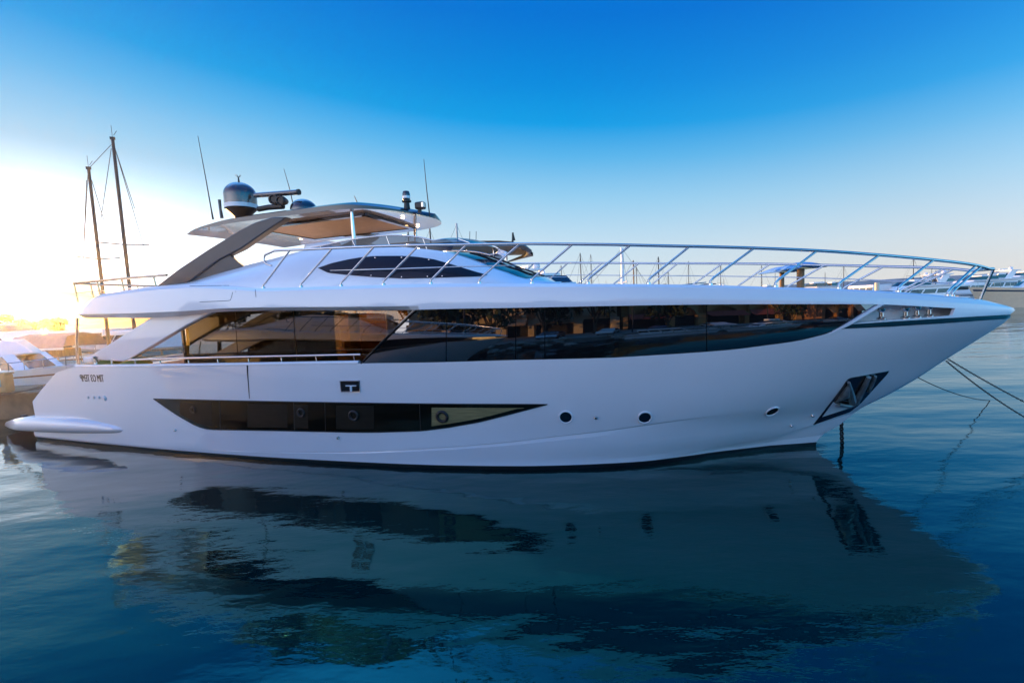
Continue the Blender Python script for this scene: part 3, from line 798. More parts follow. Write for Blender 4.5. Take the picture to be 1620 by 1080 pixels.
# windscreen
ws = roof(X_WS+.05, float(solve(828, 441, w_e)[0]), 24, off=.012, f0=-.93, f1=.93)
g = MB(); g.grid(ws); g.build('windscreen', M['glass_up'], yacht, smooth=60)
wp = MB()
for f in (-.45, .1):
    rr = roof(X_WS+.1, float(solve(824, 441, w_e)[0]), 14, off=.03, f0=f, f1=f+.02, nf=2)
    wp.tube([q[0] for q in rr], .02, 5)
wp.build('wiper', M['rubber'], yacht)
# flybridge wind deflector
DT_PX = [(492, 392.5), (515, 387.5), (531, 384), (560, 378.5), (587, 374.6), (606, 372.8), (624, 372.2), (645, 373.3), (661, 375), (675, 378), (688, 381.3), (700, 385)]
w_d = lambda x, z: W_E(x)-.10
dt = [solve(*q, w_d) for q in DT_PX]
z_d = pchip([p[0] for p in dt], [p[2] for p in dt])
xs_d = np.linspace(dt[0][0], dt[-1][0]-.25, 26)
near = [(x, -float(w_d(x, 0)), float(z_d(x))) for x in xs_d]
arc = []
xa = xs_d[-1]; wa = float(w_d(xa, 0)); za = float(z_d(xa))
for a in np.linspace(0, pi, 25)[1:-1]:
    arc.append((xa+.75*sin(a)**.8, -wa*cos(a), za+.10*sin(a)))
top_l = near+arc+[(x, -y, z) for x, y, z in near[::-1]]
bot_l = [(x+(.12 if abs(y) > wa-.01 else .35), y*1.01, float(z_e(min(x, X_WS-.1)))-.02+(.25 if abs(y) < wa-.02 else 0)) for x, y, z in top_l]
g = MB(); g.grid([bot_l, top_l]); defl = g.build('wind_deflector', M['smoke'], yacht, smooth=60)
MB().tube(top_l, .022, 8).build('deflector_rail', M['steel'], defl, smooth=60)
for i in range(2, len(top_l), 7): MB().tube([top_l[i], bot_l[i]], .014, 6).build('deflector_post', M['steel'], defl)
# flybridge furniture
c = on_y(500, 389, -2.1); soft_box('fly_locker', (c[0], c[1]+.3, c[2]-.25), (1.0, .6, .75), M['gel'], bev=.12)
soft_box('helm_console', (-.2, -.4, 5.55), (1.0, 1.5, 1.15), M['dark'], bev=.1)
soft_box('helm_seat', (-1.6, -.7, 5.6), (.7, 1.2, 1.2), M['dark'], bev=.12)
soft_box('fly_sofa', (-3.6, 1.3, 5.3), (2.6, .9, .7), M['dark'], bev=.12)
soft_box('fly_bar', (-2.4, 1.6, 5.7), (1.6, .6, 1.4), M['dark'], bev=.05)
# stern rail of the flybridge
fr_ = [on_y(*q, -2.95) for q in ((264, 435), (240, 437), (200, 440), (160, 444), (130, 446.6), (117, 448))]
near = [tuple(p) for p in smooth_line(fr_, 16)]
xa, za = near[-1][0], near[-1][2]
arc = [(xa-.45*sin(a), -2.95*cos(a), za) for a in np.linspace(0, pi, 15)[1:-1]]
top_l = near+arc+[(x, -y, z) for x, y, z in near[::-1]]
M['sun_steel'] = pbr('sunset_tinted_steel', (.62, .5, .36), .2, metal=1)  # steel with the gold of the sunset put into its colour
frail = MB().tube(top_l, .042, 8).build('stern_rail', M['sun_steel'], yacht, smooth=60)
def drop_to_shell(p): return float(z_top(min(max(p[0]+.15, SA_TOP), 10)))-.02
MB().tube([(x, y, z-.33) for x, y, z in top_l], .016, 6).build('mid_rail', M['steel'], frail, smooth=60)
for i in (2, 7, 11, 15, 18, 21, 24, 27, 31, 35, 40):
    p = top_l[min(i, len(top_l)-1)]
    MB().tube([p, (p[0]+.05, p[1]*.995, drop_to_shell(p))], .03, 6).build('stanchion', M['sun_steel'], frail, smooth=60)

# ------------------------------------------------------------------ hardtop
ZH = 7.03
def wy(s):
    a = max(0.0, (s+2.3)/2.75)
    w = 2.28*max(0, 1-a**2.4)**.55
    b = max(0.0, (-6.6-s)/1.0)
    return w*(1-.10*b*b)
HS0, HS1 = -7.55, .45
ht = MB(); rowsT, rowsB = [], []
ss = HS0+(HS1-HS0)*(1-(1-np.linspace(0, 1, 44))**1.7)
for s in ss:
    w = max(wy(s), .02); rt_, rb_ = [], []
    th = .30*min(1, (s-HS0)/2.2+.12)*min(1, (HS1-s)/2.2+.2)
    zb = ZH - .16*max(0, (s+1.5)/2.4)**2 - .02*max(0, (-5-s))**2
    for f in np.linspace(-1, 1, 17):
        rt_.append((s, f*w, zb+th*(1-abs(f)**5*.55)+.10*(1-f*f)))
        rb_.append((s, f*(w-.0), zb+.03*(1-f*f)))
    rowsT.append(rt_); rowsB.append(rb_)
ht.grid(rowsT)
for side in (0, -1):
    ht.grid([[r[side] for r in rowsT], [r[side] for r in rowsB]])
ht.grid([rowsT[0], rowsB[0]]); ht.grid([rowsT[-1], rowsB[-1]])
hard = ht.build('hardtop', M['grey'], yacht, smooth=28)
hb2 = MB(); hb2.grid(rowsB); under = hb2.build('hardtop_lining', M['lacquer'], hard, smooth=60)
zl = ZH-.012
sr = MB()
for k in range(15): sr.box((-3.35, -1.24+.184*k, ZH-.026), (4.2, .168, .02))
sr.build('sunroof_slats', M['canvas'], hard, smooth=0)
sfm = MB()
for c_, s_ in (((-3.35, -1.37, ZH-.03), (4.3, .16, .07)), ((-3.35, 1.47, ZH-.03), (4.3, .16, .07)), ((-5.5, .05, ZH-.03), (.16, 2.9, .07)), ((-1.2, .05, ZH-.03), (.16, 2.9, .07))):
    sfm.box(c_, s_)
sfm.build('sunroof_frame', M['blackp'], hard, smooth=0)
ed = MB(); ed.grid([[(x, sg*(max(wy(x), .02)-.02), ZH-.008) for x in np.linspace(-6.5, -1.2, 20)] for sg in (-1,)] + [[(x, -(max(wy(x), .02)-.30), ZH-.012) for x in np.linspace(-5.2, -1.4, 20)]])
M['lamp'] = bpy.data.materials.new('lit_ceiling_spot'); M['lamp'].use_nodes = True
M['lamp'].node_tree.nodes['Principled BSDF'].inputs['Emission Color'].default_value = (1, .62, .28, 1)
M['lamp'].node_tree.nodes['Principled BSDF'].inputs['Emission Strength'].default_value = 9
for x, y in ((-.55, -.3), (-.9, 1.3), (-5.9, -1.0), (-5.9, 1.2)):
    MB().lathe([(.001, -.012), (.05, -.01), (.06, 0)], (x, y, ZH-.03), 12).build('ceiling_spot', M['lamp'], hard)
    ld = bpy.data.lights.new('ceiling_lamp', 'SPOT'); ld.energy = 75; ld.color = (1, .68, .42); ld.spot_size = radians(150); ld.shadow_soft_size = .05
    lo_ = bpy.data.objects.new('ceiling_lamp', ld); COL.objects.link(lo_); lo_.parent = yacht; lo_.location = (x, y, ZH-.08)
# arch legs
LEG = [(245, 454), (283, 425), (330, 394), (380, 363.5), (405, 351), (430, 343.5), (452, 343), (445, 350), (432, 358), (380, 394), (345, 411), (296, 447)]
FIN = [(294, 449), (300, 440.5), (357, 402.5), (362, 402), (384.5, 421.5), (376, 425)]
for sg in (1, -1):
    P = [on_y(*q, -2.42) for q in LEG]
    leg = MB().prism([(p[0], sg*p[1], p[2]) for p in P], (0, sg*.26, 0)).build('arch_leg', M['greym'], yacht, smooth=30, bevel=.03)
    P = [on_y(*q, -2.36) for q in FIN]
    MB().prism([(p[0], sg*p[1], p[2]) for p in P], (0, sg*.12, 0)).build('arch_fin', M['greym'], yacht, smooth=30, bevel=.02)
for px_, y_ in ((557, -1.9), (655, 1.75)):
    t = on_y(px_, 340, y_)
    MB().tube([(t[0], y_, ZH), (t[0], y_, 5.0)], .06, 12).build('hardtop_pole', M['steel'], yacht, smooth=60)
# gear on the hardtop
M['dome'] = pbr('graphite_radome', (.06, .065, .075), .22, metal=.6, coat=1, var=.04)
YR = -1.25
def local_depth(p): return float((ORG+_u*p[0]+_v*p[1])[1])
c = on_y(383, 341, YR); top = on_y(383, 288, YR); hh = top[2]-c[2]
wpx = 22.8*float((local_depth(c)))/FOC
zc_ = c[2]-.02
rd = MB(); rd.lathe([(wpx*.98, hh*.33), (wpx, hh*.45), (wpx, hh*.62)]+[(wpx*cos(a), hh*.62+hh*.40*sin(a)) for a in np.linspace(.12, pi/2-.02, 10)], (c[0], YR, zc_), 32)
radome = rd.build('radome', M['dome'], yacht, smooth=60)
MB().lathe([(wpx*1.01, hh*.22), (wpx*1.02, hh*.34), (wpx*.97, hh*.345)], (c[0], YR, zc_), 32).build('radome_band', M['gel2'], radome, smooth=40)
MB().lathe([(wpx*.45, -.05), (wpx*.5, .0), (wpx*.98, hh*.21), (wpx*1.0, hh*.23)], (c[0], YR, zc_), 32).build('radome_base', M['rubber'], radome, smooth=40)
mf = MB(); zz = zc_+hh*1.02; mf.tube([(c[0], YR, zz-.03), (c[0], YR, zz+.16)], [.035, .02], 8)
for a in range(5): mf.tube([(c[0], YR, zz+.15), (c[0]+.09*cos(a*1.26), YR+.09*sin(a*1.26), zz+.24)], .007, 5)
mf.build('lightning_spike', M['rubber'], radome)
def seg(name, pts, r, mat, Y, parent=yacht, n=8):
    return MB().tube([on_y(*q, Y) for q in pts], r, n).build(name, M[mat], parent, smooth=60)
scan = seg('radar_scanner', [(404, 309), (440, 306.5), (473, 303.8)], .085, 'dome', YR)
p1, p2 = on_y(471, 304, YR), on_y(473.5, 303.8, YR); MB().tube([p1, p2], .095, 10).build('scanner_cap', M['rubber'], scan)
seg('radar_mount', [(409, 331), (425, 328), (448, 326.5)], .09, 'rubber', YR)
seg('radar_neck', [(438, 327), (438, 309)], .1, 'rubber', YR)
for px_, py_, r in ((433, 315.5, .16), (444, 317.5, .15)):
    c = on_y(px_, py_, YR-.12); MB().lathe([(.001, .02), (r*.6, .02), (r*.75, .06), (r, .05), (r, -.1), (r*.6, -.28), (.001, -.3)], c, 18, (.15, -1, -.1)).build('horn', M['rubber'], yacht, smooth=50)
c = on_y(480, 328, -.9); MB().lathe([(.42*cos(a), .36*sin(a)-.05) for a in np.linspace(-.3, pi/2-.02, 9)], (c[0], -.9, c[2]-.05), 24).build('satellite_dome', M['dome'], yacht, smooth=60)
seg('whip_antenna', [(337, 347), (334, 330), (326, 285), (313, 215)], [.03, .02, .014, .008], 'rubber', -1.9)
seg('whip_antenna', [(351, 345), (348.5, 330), (347, 316)], [.055, .045, .05], 'grey', -1.5)
seg('whip_antenna', [(464, 325), (458, 298), (449, 267)], [.02, .014, .008], 'rubber', .6)
seg('whip_antenna', [(680, 343), (675, 300), (670.5, 252)], [.02, .014, .008], 'rubber', -.6)
seg('whip_antenna', [(565, 320), (560.5, 310)], [.015, .01], 'rubber', -.5)
YL = -.9
c = on_y(644, 330, YL); t = on_y(644, 299, YL); h2 = t[2]-c[2]
nl = MB(); nl.lathe([(.10, 0), (.08, h2*.4), (.14, h2*.42), (.14, h2*.5), (.001, h2*.5)], (c[0], YL, c[2]-.05), 16); nav = nl.build('camera_post', M['rubber'], yacht, smooth=40)
MB().lathe([(.10, h2*.5), (.115, h2*.55), (.115, h2*.85), (.09, h2*.97), (.001, h2)], (c[0], YL, c[2]-.05), 16).build('camera_head', M['dome'], nav, smooth=40)
MB().lathe([(.118, h2*.6), (.118, h2*.72)], (c[0], YL, c[2]-.05), 16).build('camera_band', M['gel'], nav)
c = on_y(665, 335, YL); s1 = MB(); s1.tube([(c[0]-.02, YL, c[2]-.02), (c[0]-.02, YL, c[2]+.1)], .06, 10); sl_ = s1.build('search_light', M['rubber'], yacht)
c = on_y(665, 325.5, YL); MB().box(c, (.30, .22, .22)).build('light_head', M['rubber'], sl_, smooth=50, bevel=.05)
MB().box((c[0]+.13, c[1]-.06, c[2]), (.06, .14, .13)).build('light_lens', M['steel'], sl_)

# ------------------------------------------------------------------ foredeck rail
w_r = lambda x, z: np.maximum(w_up(x)-.30, 0)
RT = [(419, 403.5), (424, 399.5), (432, 397), (481, 394.8), (551.6, 391.3), (610, 389.3), (659, 388.2), (733, 387), (826.7, 385.7), (900, 386.3), (960, 387), (1048, 389), (1120, 390.4), (1196, 392.6), (1300, 397), (1390, 403.3), (1475.6, 411), (1546, 420), (1566, 425.5)]
rp = []
for q in RT:
    P = solve(*q, w_r); rp.append(P)
z_r = pchip([p[0] for p in rp], [p[2] for p in rp])
xr = np.linspace(rp[0][0], 14.35, 80)
xr = rp[0][0] + (14.4-rp[0][0])*(1-(1-np.linspace(0, 1, 80))**1.5)
near = [(float(x), -float(w_r(x, 0)), float(z_r(x))) for x in xr]
top_l = near+[(x, -y, z) for x, y, z in near[::-1]][1:]
rail = MB().tube(top_l, .034, 8).build('bow_rail', M['steel'], yacht, smooth=60)
e0 = near[0]; 
for sg in (1, -1):
    MB().tube([(e0[0], sg*e0[1], e0[2]), (e0[0]-.06, sg*e0[1], e0[2]-.12), (e0[0]+.02, sg*e0[1], e0[2]-.24), (e0[0]+.2, sg*e0[1], e0[2]-.30)], .030, 8).build('rail_end', M['steel'], rail, smooth=60)
ST = [((416, 457), (459, 397)), ((475.5, 454), (526, 393)), ((539, 452.6), (592, 390)), ((606, 450), (663, 389)), ((681, 449), (738, 388)), ((758, 449), (822, 387)), ((841, 449), (906, 388)), ((930, 449), (997.5, 389)), ((1026, 449.5), (1091, 391)), ((1124, 451), (1193, 393)), ((1227, 454), (1292.6, 397)), ((1327, 457), (1391, 403.7)), ((1422, 462), (1477, 411.5)), ((1500, 468), (1544, 420)), ((1507, 468.6), (1552, 421.8))]
w_foot = lambda x, z: np.maximum(w_up(x)-.2, 0)
for (f, t) in ST:
    F_ = solve(*f, w_foot); xt = float(solve(*t, w_r)[0]); 
    T_ = np.array([xt, -float(w_r(xt, 0)), float(z_r(xt))])
    F_ = np.array([F_[0], -max(float(w_up(F_[0]))-.22, 0), float(z_top(F_[0]))-.01])
    K_ = F_+np.array([.07, .03, .17])
    for sg in (1, -1):
        f3 = [F_, F_+np.array([.0, 0, .10]), K_, T_]
        f3 = [(p[0], sg*p[1], p[2]) for p in f3]
        MB().tube(f3, .026, 7).build('stanchion', M['steel'], rail, smooth=60)
        MB().lathe([(.055, 0), (.05, .05), (.03, .06)], (f3[0][0], f3[0][1], f3[0][2]), 10).build('stanchion_foot', M['steel'], rail, smooth=40)
P0, P1 = (14.28, 0, float(z_top(14.28))-.03), top_l[len(near)-1]
MB().tube([P0, (14.33, 0, P0[2]+.15), P1], .03, 7).build('stanchion', M['steel'], rail, smooth=60)
# mid wire
wp_ = [solve(*q, lambda x, z: np.maximum(w_up(x)-.26, 0)) for q in ((522, 428), (640, 424.8), (733, 421.5), (817, 420))]
for sg in (1, -1):
    MB().tube([(p[0], sg*p[1], p[2]) for p in wp_], .014, 6).build('mid_wire', M['steel'], rail, smooth=60)
xm = np.linspace(wp_[-1][0], 14.0, 30)
for sg in (1, -1):
    if sg < 0: MB().tube([(float(x), float(w_r(x, 0)), float(z_top(x))+(float(z_r(x))-float(z_top(x)))*.52) for x in xm], .014, 6).build('mid_wire', M['steel'], rail, smooth=60)
# hatch seams on the upper shell
sb_ = bvh_of(shell)
for q in (((316, 477.5), (340, 476.5), (364, 475), (366.5, 469), (368, 462)), ((300, 452.5), (340, 452), (372, 451.5), (374, 456), (373, 462)), ((404, 458), (404.5, 464), (405, 470))):
    P = [hit(sb_, x, y, .001) for x, y in smooth_line(q, 16)]; P = [p for p in P if p is not None]
    if len(P) > 3: MB().tube(P, .007, 4).build('hatch_seam', M['greym'], shell)
# name on the quarter: the photograph shows the lettering reversed
def letters(name, s, px, py, width_px, mat, parent, flip=True):
    cu = bpy.data.curves.new('lettering', 'FONT'); cu.body = s; cu.size = 1; cu.extrude = 0.004
    o = bpy.data.objects.new('lettering', cu); COL.objects.link(o)
    bpy.context.view_layer.update()
    dg = bpy.context.evaluated_depsgraph_get(); me = bpy.data.meshes.new_from_object(o.evaluated_get(dg))
    bpy.data.objects.remove(o)
    xs_ = [v.co.x for v in me.vertices]; ys_ = [v.co.y for v in me.vertices]
    x0, x1, y0, y1 = min(xs_), max(xs_), min(ys_), max(ys_)
    L = on_hull(px, py); R = on_hull(px+width_px, py); H_ = L[2]-on_hull(px, py+11)[2]
    for v in me.vertices:
        u_ = (v.co.x-x0)/(x1-x0)
        if flip: u_ = 1-u_
        x = L[0]+(R[0]-L[0])*u_; z = L[2]-H_+H_*(v.co.y-y0)/(y1-y0)
        v.co = (x, -float(w_hull(x, z))-.006+(v.co.z), z)
    me.materials.append(mat); ob = bpy.data.objects.new(name, me); COL.objects.link(ob); ob.parent = parent; return ob
M['letter'] = pbr('dark_bronze_letters', (.05, .04, .035), .3, metal=.5)
letters('yacht_name', 'TIM O3 TEMP', 126, 592.2, 37, M['letter'], yacht)
# ------------------------------------------------------------------ other boats
M['bwhite'] = pbr('boat_white_paint', (.78, .77, .75), .3, coat=.6, var=.03)
M['bglass'] = pbr('boat_dark_glass', (.012, .013, .016), .04, ior=1.8)
M['bnavy'] = pbr('navy_boat_paint', (.02, .035, .07), .2, coat=1)
M['bgrey'] = pbr('pale_grey_boat_paint', (.35, .37, .40), .3, coat=.6)
M['bcream'] = pbr('cream_boat_paint', (.66, .54, .36), .35, coat=.5, var=.05)
M['bblue'] = pbr('blue_canvas', (.16, .36, .62), .7, var=.12)
M['bpurple'] = pbr('grey_violet_canvas', (.24, .20, .24), .8, var=.15)
M['bwood'] = pbr('weathered_pile_wood', (.30, .17, .08), .7, var=.35, vscale=8, stretch=(1, 1, .15), bump=.4)
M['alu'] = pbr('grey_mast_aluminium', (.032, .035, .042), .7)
M['rope'] = pbr('dark_mooring_rope', (.06, .05, .04), .9, var=.3, vscale=40)
M['galv'] = pbr('wet_chain_steel', (.05, .05, .05), .45, metal=.8, var=.4, vscale=20)
M['red'] = pbr('red_fabric', (.4, .02, .02), .7)

def boat_hull(L, B, fb, fs, mat, parent, stripe=None, name='hull'):
    """sheer fb at the bow, fs at the stern; x from -L/2 (stern) to +L/2 (bow)"""
    def half(u, k):        # u 0 stern .. 1 bow, k 0 waterline .. 1 sheer
        full = (1-max(0, (u-.45)/.55)**(2.0+.6*k))
        return B/2*full*(.86+.14*k)*(.92+.08*min(1, u/.3))
    us = 1-(1-np.linspace(0, 1, 22))**1.3
    def row(k, dz=0):
        r = []
        for u in us:
            rake = .10*L*k if True else 0
            x = -L/2*(1-.0*k)+(L*.90+rake)*u
            z = (fs+(fb-fs)*u**1.8)*k + (-.4 if k == 0 else 0)
            r.append((x, -half(u, k), z+dz))
        r[-1] = (r[-1][0], 0, r[-1][2]); return r
    rows = [row(k) for k in (0, .3, .6, .85, 1)]
    m = MB(); m.grid(rows).grid(mirror(rows))
    m.grid([[(x, y*f, z-.02) for x, y, z in rows[-1]] for f in (1, .5, 0, -.5, -1)])
    m.grid([[r[0] for r in rows], [(r[0][0], -r[0][1], r[0][2]) for r in rows]])
    h = m.build(name, mat, parent, smooth=30)
    if stripe:
        a, b, mt = stripe
        s_ = MB()
        for sg in (1, -1):
            s_.grid([[(x, sg*(y-.02), z) for x, y, z in row(a)[:-1]], [(x, sg*(y-.02), z) for x, y, z in row(b)[:-1]]])
        s_.build('hull_stripe', mt, parent)
    return h
def house(x0, x1, w, z0, z1, slope_f, slope_a, mat, parent, name='cabin', tumble=.12, win=None, wmat=None, wpos=(.35, .8)):
    """cabin block with raked ends; win = number of panes along the side"""
    def sec(k):
        a, b = x0+slope_a*k, x1-slope_f*k; ww = w/2-tumble*k; z = z0+(z1-z0)*k
        return [(a, -ww, z), (b-.25*w*.3, -ww, z), (b, -ww*.6, z), (b, ww*.6, z), (b-.25*w*.3, ww, z), (a, ww, z)]
    m = MB(); m.grid([sec(0), sec(1)], closed=True); s1 = sec(1); m.add(s1, [tuple(range(6))])
    o = m.build(name, mat, parent, smooth=30, bevel=.05)
    if win:
        ka, kb = wpos
        A, Bv = sec(ka), sec(kb)
        g = MB()
        for sg in (0, 1):
            i0, i1 = (0, 1) if sg == 0 else (5, 4)
            for k in range(win):
                f0, f1 = (k+.06)/win, (k+.94)/win
                q = [np.array(A[i0])*(1-f0)+np.array(A[i1])*f0, np.array(A[i0])*(1-f1)+np.array(A[i1])*f1,
                     np.array(Bv[i0])*(1-f1)+np.array(Bv[i1])*f1, np.array(Bv[i0])*(1-f0)+np.array(Bv[i1])*f0]
                g.prism([p+np.array([0, -.02 if sg == 0 else .02, 0]) for p in q], (0, .05 if sg == 0 else -.05, 0))
        q = [np.array(A[2])*.96+np.array(A[3])*.04, np.array(A[3])*.96+np.array(A[2])*.04, np.array(Bv[3])*.96+np.array(Bv[2])*.04, np.array(Bv[2])*.96+np.array(Bv[3])*.04]
        g.prism([p+np.array([.03, 0, .0]) for p in q], (-.05, 0, 0))
        g.build('window', wmat or M['bglass'], o, smooth=0)
    return o
def deck_rail(L, B, fb, parent, x0=-.1, h=.75):
    xs = np.linspace(x0*L, L*.49, 12); pts = []
    for x in xs:
        u = min(1, (x+L/2)/L); pts.append((x, -B/2*(1-max(0, (u-.45)/.55)**2.6)*.95, fb*.80+fb*.2*u**2+h))
    pts[-1] = (pts[-1][0], 0, pts[-1][2])
    full = pts+[(x, -y, z) for x, y, z in pts[::-1]][1:]
    r = MB(); r.tube(full, .025, 5)
    for p in full[::2]: r.tube([p, (p[0]-.05, p[1], p[2]-h-.1)], .02, 5)
    return r.build('deck_rail', M['steel'], parent, smooth=60)
def mast(parent, x, y, z0, h, r=.08, mat='alu', spreaders=((.55, 1.4),), stays=(), name='mast', rake=0.0):
    m = MB(); m.tube([(x, y, z0), (x+rake*.5, y, z0+h*.5), (x+rake, y, z0+h)], [r, r*.9, r*.7], 8)
    for f, w in spreaders:
        m.tube([(x+rake*f, y-w, z0+h*f+.1), (x+rake*f, y, z0+h*f), (x+rake*f, y+w, z0+h*f+.1)], r*.35, 5)
    o = m.build(name, M[mat], parent, smooth=60)
    if stays:
        s_ = MB()
        for a in stays: s_.tube(a, .016, 4)
        s_.build('rigging', M['alu'], parent)
    return o
def motor_boat(label, px, dist, L, head, B=None, fb=1.9, fs=1.3, mat='bwhite', fly=True, arch=False, hard=None, stripe=True, masth=0, group=None, name='motor_boat', winm=None, radar=False, z0=0.0, scale_h=1.0):
    P = on_water(px, dist); B = B or L*.28
    t = thing(name, label, 'boat', (P[0], P[1], z0), head, group)
    boat_hull(L, B, fb, fs, M[mat], t, stripe=(.80, .88, M['bnavy']) if stripe else None)
    hz = fs*.95; h1 = 1.5*scale_h
    house(-L*.34, L*.20, B*.78, hz, hz+h1, L*.13, -.3, M['bwhite'], t, win=4, name='cabin', wpos=(.45, .80))
    if fly:
        house(-L*.36, L*.06, B*.80, hz+h1, hz+h1+.28, .3, -.5, M['bwhite'], t, name='flybridge', tumble=-.1)
        house(-L*.20, L*.04, B*.66, hz+h1+.28, hz+h1+.85, .7, .0, M['bglass'], t, name='fly_screen', tumble=.1)
        soft_box('fly_seat', (-L*.12, 0, hz+h1+.7), (L*.10, B*.5, .8), M['bwhite'], t)
    top = hz+h1+.3
    if arch:
        a = MB()
        for sg in (1, -1): a.prism([(-L*.30, sg*B*.36, top-.2), (-L*.24, sg*B*.36, top-.2), (-L*.30, sg*B*.34, top+1.3), (-L*.36, sg*B*.34, top+1.3)], (0, -sg*.15, 0))
        a.box((-L*.34, 0, top+1.35), (L*.08, B*.72, .14)); a.build('radar_arch', M['bwhite'], t, smooth=30, bevel=.03)
        MB().lathe([(.25, 0), (.32, .15), (.28, .4), (.1, .52), (.001, .53)], (-L*.33, B*.2, top+1.42), 14).build('radome', M['bwhite'], t, smooth=60)
        MB().box((-L*.34, -B*.1, top+1.62), (1.3, .16, .12)).box((-L*.34, -B*.1, top+1.5), (.2, .2, .2)).build('radar_scanner', M['bwhite'], t, smooth=0)
    if hard:
        house(-L*.30, L*.08, B*.72, top+1.75, top+2.0, .6, .2, M[hard], t, name='hardtop', tumble=.2)
        for x in (-L*.24, L*.0):
            for y in (-B*.28, B*.28): MB().tube([(x, y, top), (x+.3, y, top+1.78)], .05, 6).build('hardtop_post', M['steel'], t, smooth=60)
    if masth: mast(t, -L*.3, 0, top, masth, .05, spreaders=((.6, .5),))
    deck_rail(L, B, fb, t)
    return t
def sail_boat(label, px, dist, L, head, mh, fb=1.2, mat='bwhite', masts=((.08, 1.0),), group=None, r=.09, rake=0, mastmat='alu'):
    P = on_water(px, dist); B = L*.27
    t = thing('sailing_boat', label, 'sailing boat', (P[0], P[1], 0), head, group)
    boat_hull(L, B, fb, fb*.8, M[mat], t, stripe=(.8, .88, M['bnavy']))
    house(-L*.2, L*.18, B*.55, fb*.8, fb*.8+.55, .8, .3, M['bwhite'], t, win=4, name='coachroof')
    for f, k in masts:
        x = L*f; h = mh*k
        mast(t, x, 0, fb*.9, h, r, mastmat, stays=[[(x+rake, 0, fb+h*.98), (L*.48, 0, fb)], [(x+rake, 0, fb+h*.98), (-L*.48, 0, fb*.8)], [(x+rake, 0, fb+h*.95), (x+rake*.55, -1.3, fb+h*.55), (x-.2, -B*.45, fb)], [(x+rake, 0, fb+h*.95), (x+rake*.55, 1.3, fb+h*.55), (x-.2, B*.45, fb)]], rake=rake)
        MB().tube([(x-.1, 0, fb+1.3), (x-L*.33, 0, fb+1.25)], r*.8, 6).tube([(x-.4, 0, fb+1.45), (x-L*.31, 0, fb+1.4)], .16, 6).build('boom', M['bgrey'], t, smooth=60)
    return t

LEFTG = 'boats berthed beyond the stern'
# the ketch whose two masts stand over the stern
D = 34
P = on_water(196, D); t = thing('sailing_ketch', 'sailing ketch with two bare dark masts rising behind the white stern overhang', 'sailing boat', (P[0], P[1], 0), radians(200))
boat_hull(15, 4.2, 1.7, 1.3, M['bcream'], t, stripe=(.8, .88, M['bnavy']))
house(-4, 2, 2.6, 1.4, 2.1, .8, .3, M['bwood'], t, win=4, name='coachroof')
inv = t.matrix_basis.inverted() if False else (Matrix.Translation(t.location) @ Matrix.Rotation(radians(200), 4, 'Z')).inverted()
def in_boat(p): return tuple(inv @ Vector(tuple(float(c) for c in p)))
def ketch_mast(bpx, tpx, sp, dd, label, r):
    b, tp = at_depth(*bpx, dd), at_depth(*tpx, dd)
    dirv = (b-tp)/(b[2]-tp[2]); low = b - dirv*(b[2]-1.4)
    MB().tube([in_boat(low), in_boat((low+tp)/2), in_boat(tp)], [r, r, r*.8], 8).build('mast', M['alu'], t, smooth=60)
    m = MB()
    for q in sp: m.tube([in_boat(at_depth(*p, dd)) for p in q], .05, 5)
    m.build('spreader', M['alu'], t)
    c = at_depth(*tpx, dd); m = MB(); m.box(in_boat(c), (.3, .1, .2)); m.tube([in_boat(c), in_boat(c+np.array([0, 0, .9]))], .015, 4); m.tube([in_boat(c+np.array([.1, 0, .2])), in_boat(c+np.array([.35, 0, .5]))], .02, 4)
    m.build('masthead', M['rubber'], t)
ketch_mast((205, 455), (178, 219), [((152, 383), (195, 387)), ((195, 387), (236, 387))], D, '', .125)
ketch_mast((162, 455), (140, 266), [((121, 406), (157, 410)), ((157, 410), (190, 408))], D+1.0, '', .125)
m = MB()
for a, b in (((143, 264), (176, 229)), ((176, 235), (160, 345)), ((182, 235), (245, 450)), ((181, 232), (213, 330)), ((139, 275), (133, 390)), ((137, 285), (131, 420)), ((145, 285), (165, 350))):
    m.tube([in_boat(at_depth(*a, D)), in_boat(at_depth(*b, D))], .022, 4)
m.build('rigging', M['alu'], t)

# boats to the left, beyond the stern
motor_boat('large cream motor yacht with a low flat roof right under the low sun', 20, 46, 17, radians(-12), fb=2.6, fs=2.0, name='motor_boat', scale_h=1.15)
motor_boat('white motor yacht with dark cabin windows lying behind the stern post of the big yacht', 118, 48, 17, radians(168), fb=2.6, fs=1.9, fly=False, arch=False, scale_h=1.25)
motor_boat('grey hulled cruiser seen through the gap under the white overhang', 200, 40, 13, radians(168), fb=2.4, fs=1.8, mat='bgrey', fly=False, scale_h=1.2)
# boat with the grey violet awning
P = on_water(92, 37); t = thing('awning_boat', 'covered boat with a long grey violet awning on wooden posts', 'boat', (P[0], P[1], 0), radians(-10))
boat_hull(11, 3.4, 1.9, 1.6, M['bwhite'], t, stripe=(.75, .88, M['bwood']))
aw = MB(); A_ = [(-3.6, -1.6, 2.55), (3.2, -1.6, 2.75)]; aw.grid([[(x, -1.7, 2.45+.02*x) for x in np.linspace(-2.7, 2.6, 8)], [(x, -1.2, 3.35) for x in np.linspace(-2.9, 2.4, 8)], [(x, 0, 3.6) for x in np.linspace(-3, 2.3, 8)], [(x, 1.2, 3.35) for x in np.linspace(-2.9, 2.4, 8)], [(x, 1.7, 2.45) for x in np.linspace(-2.7, 2.6, 8)]])
aw.build('awning', M['bpurple'], t, smooth=60)
MB().box((-.05, -1.72, 2.42), (5.4, .08, .16), None).build('awning_trim', M['bwhite'], t)
for x in (-1.7, -1.3, .2, 1.8): MB().tube([(x, -1.55, 1.6), (x, -1.6, 2.5)], .07, 8).build('awning_post', M['bwood'], t)
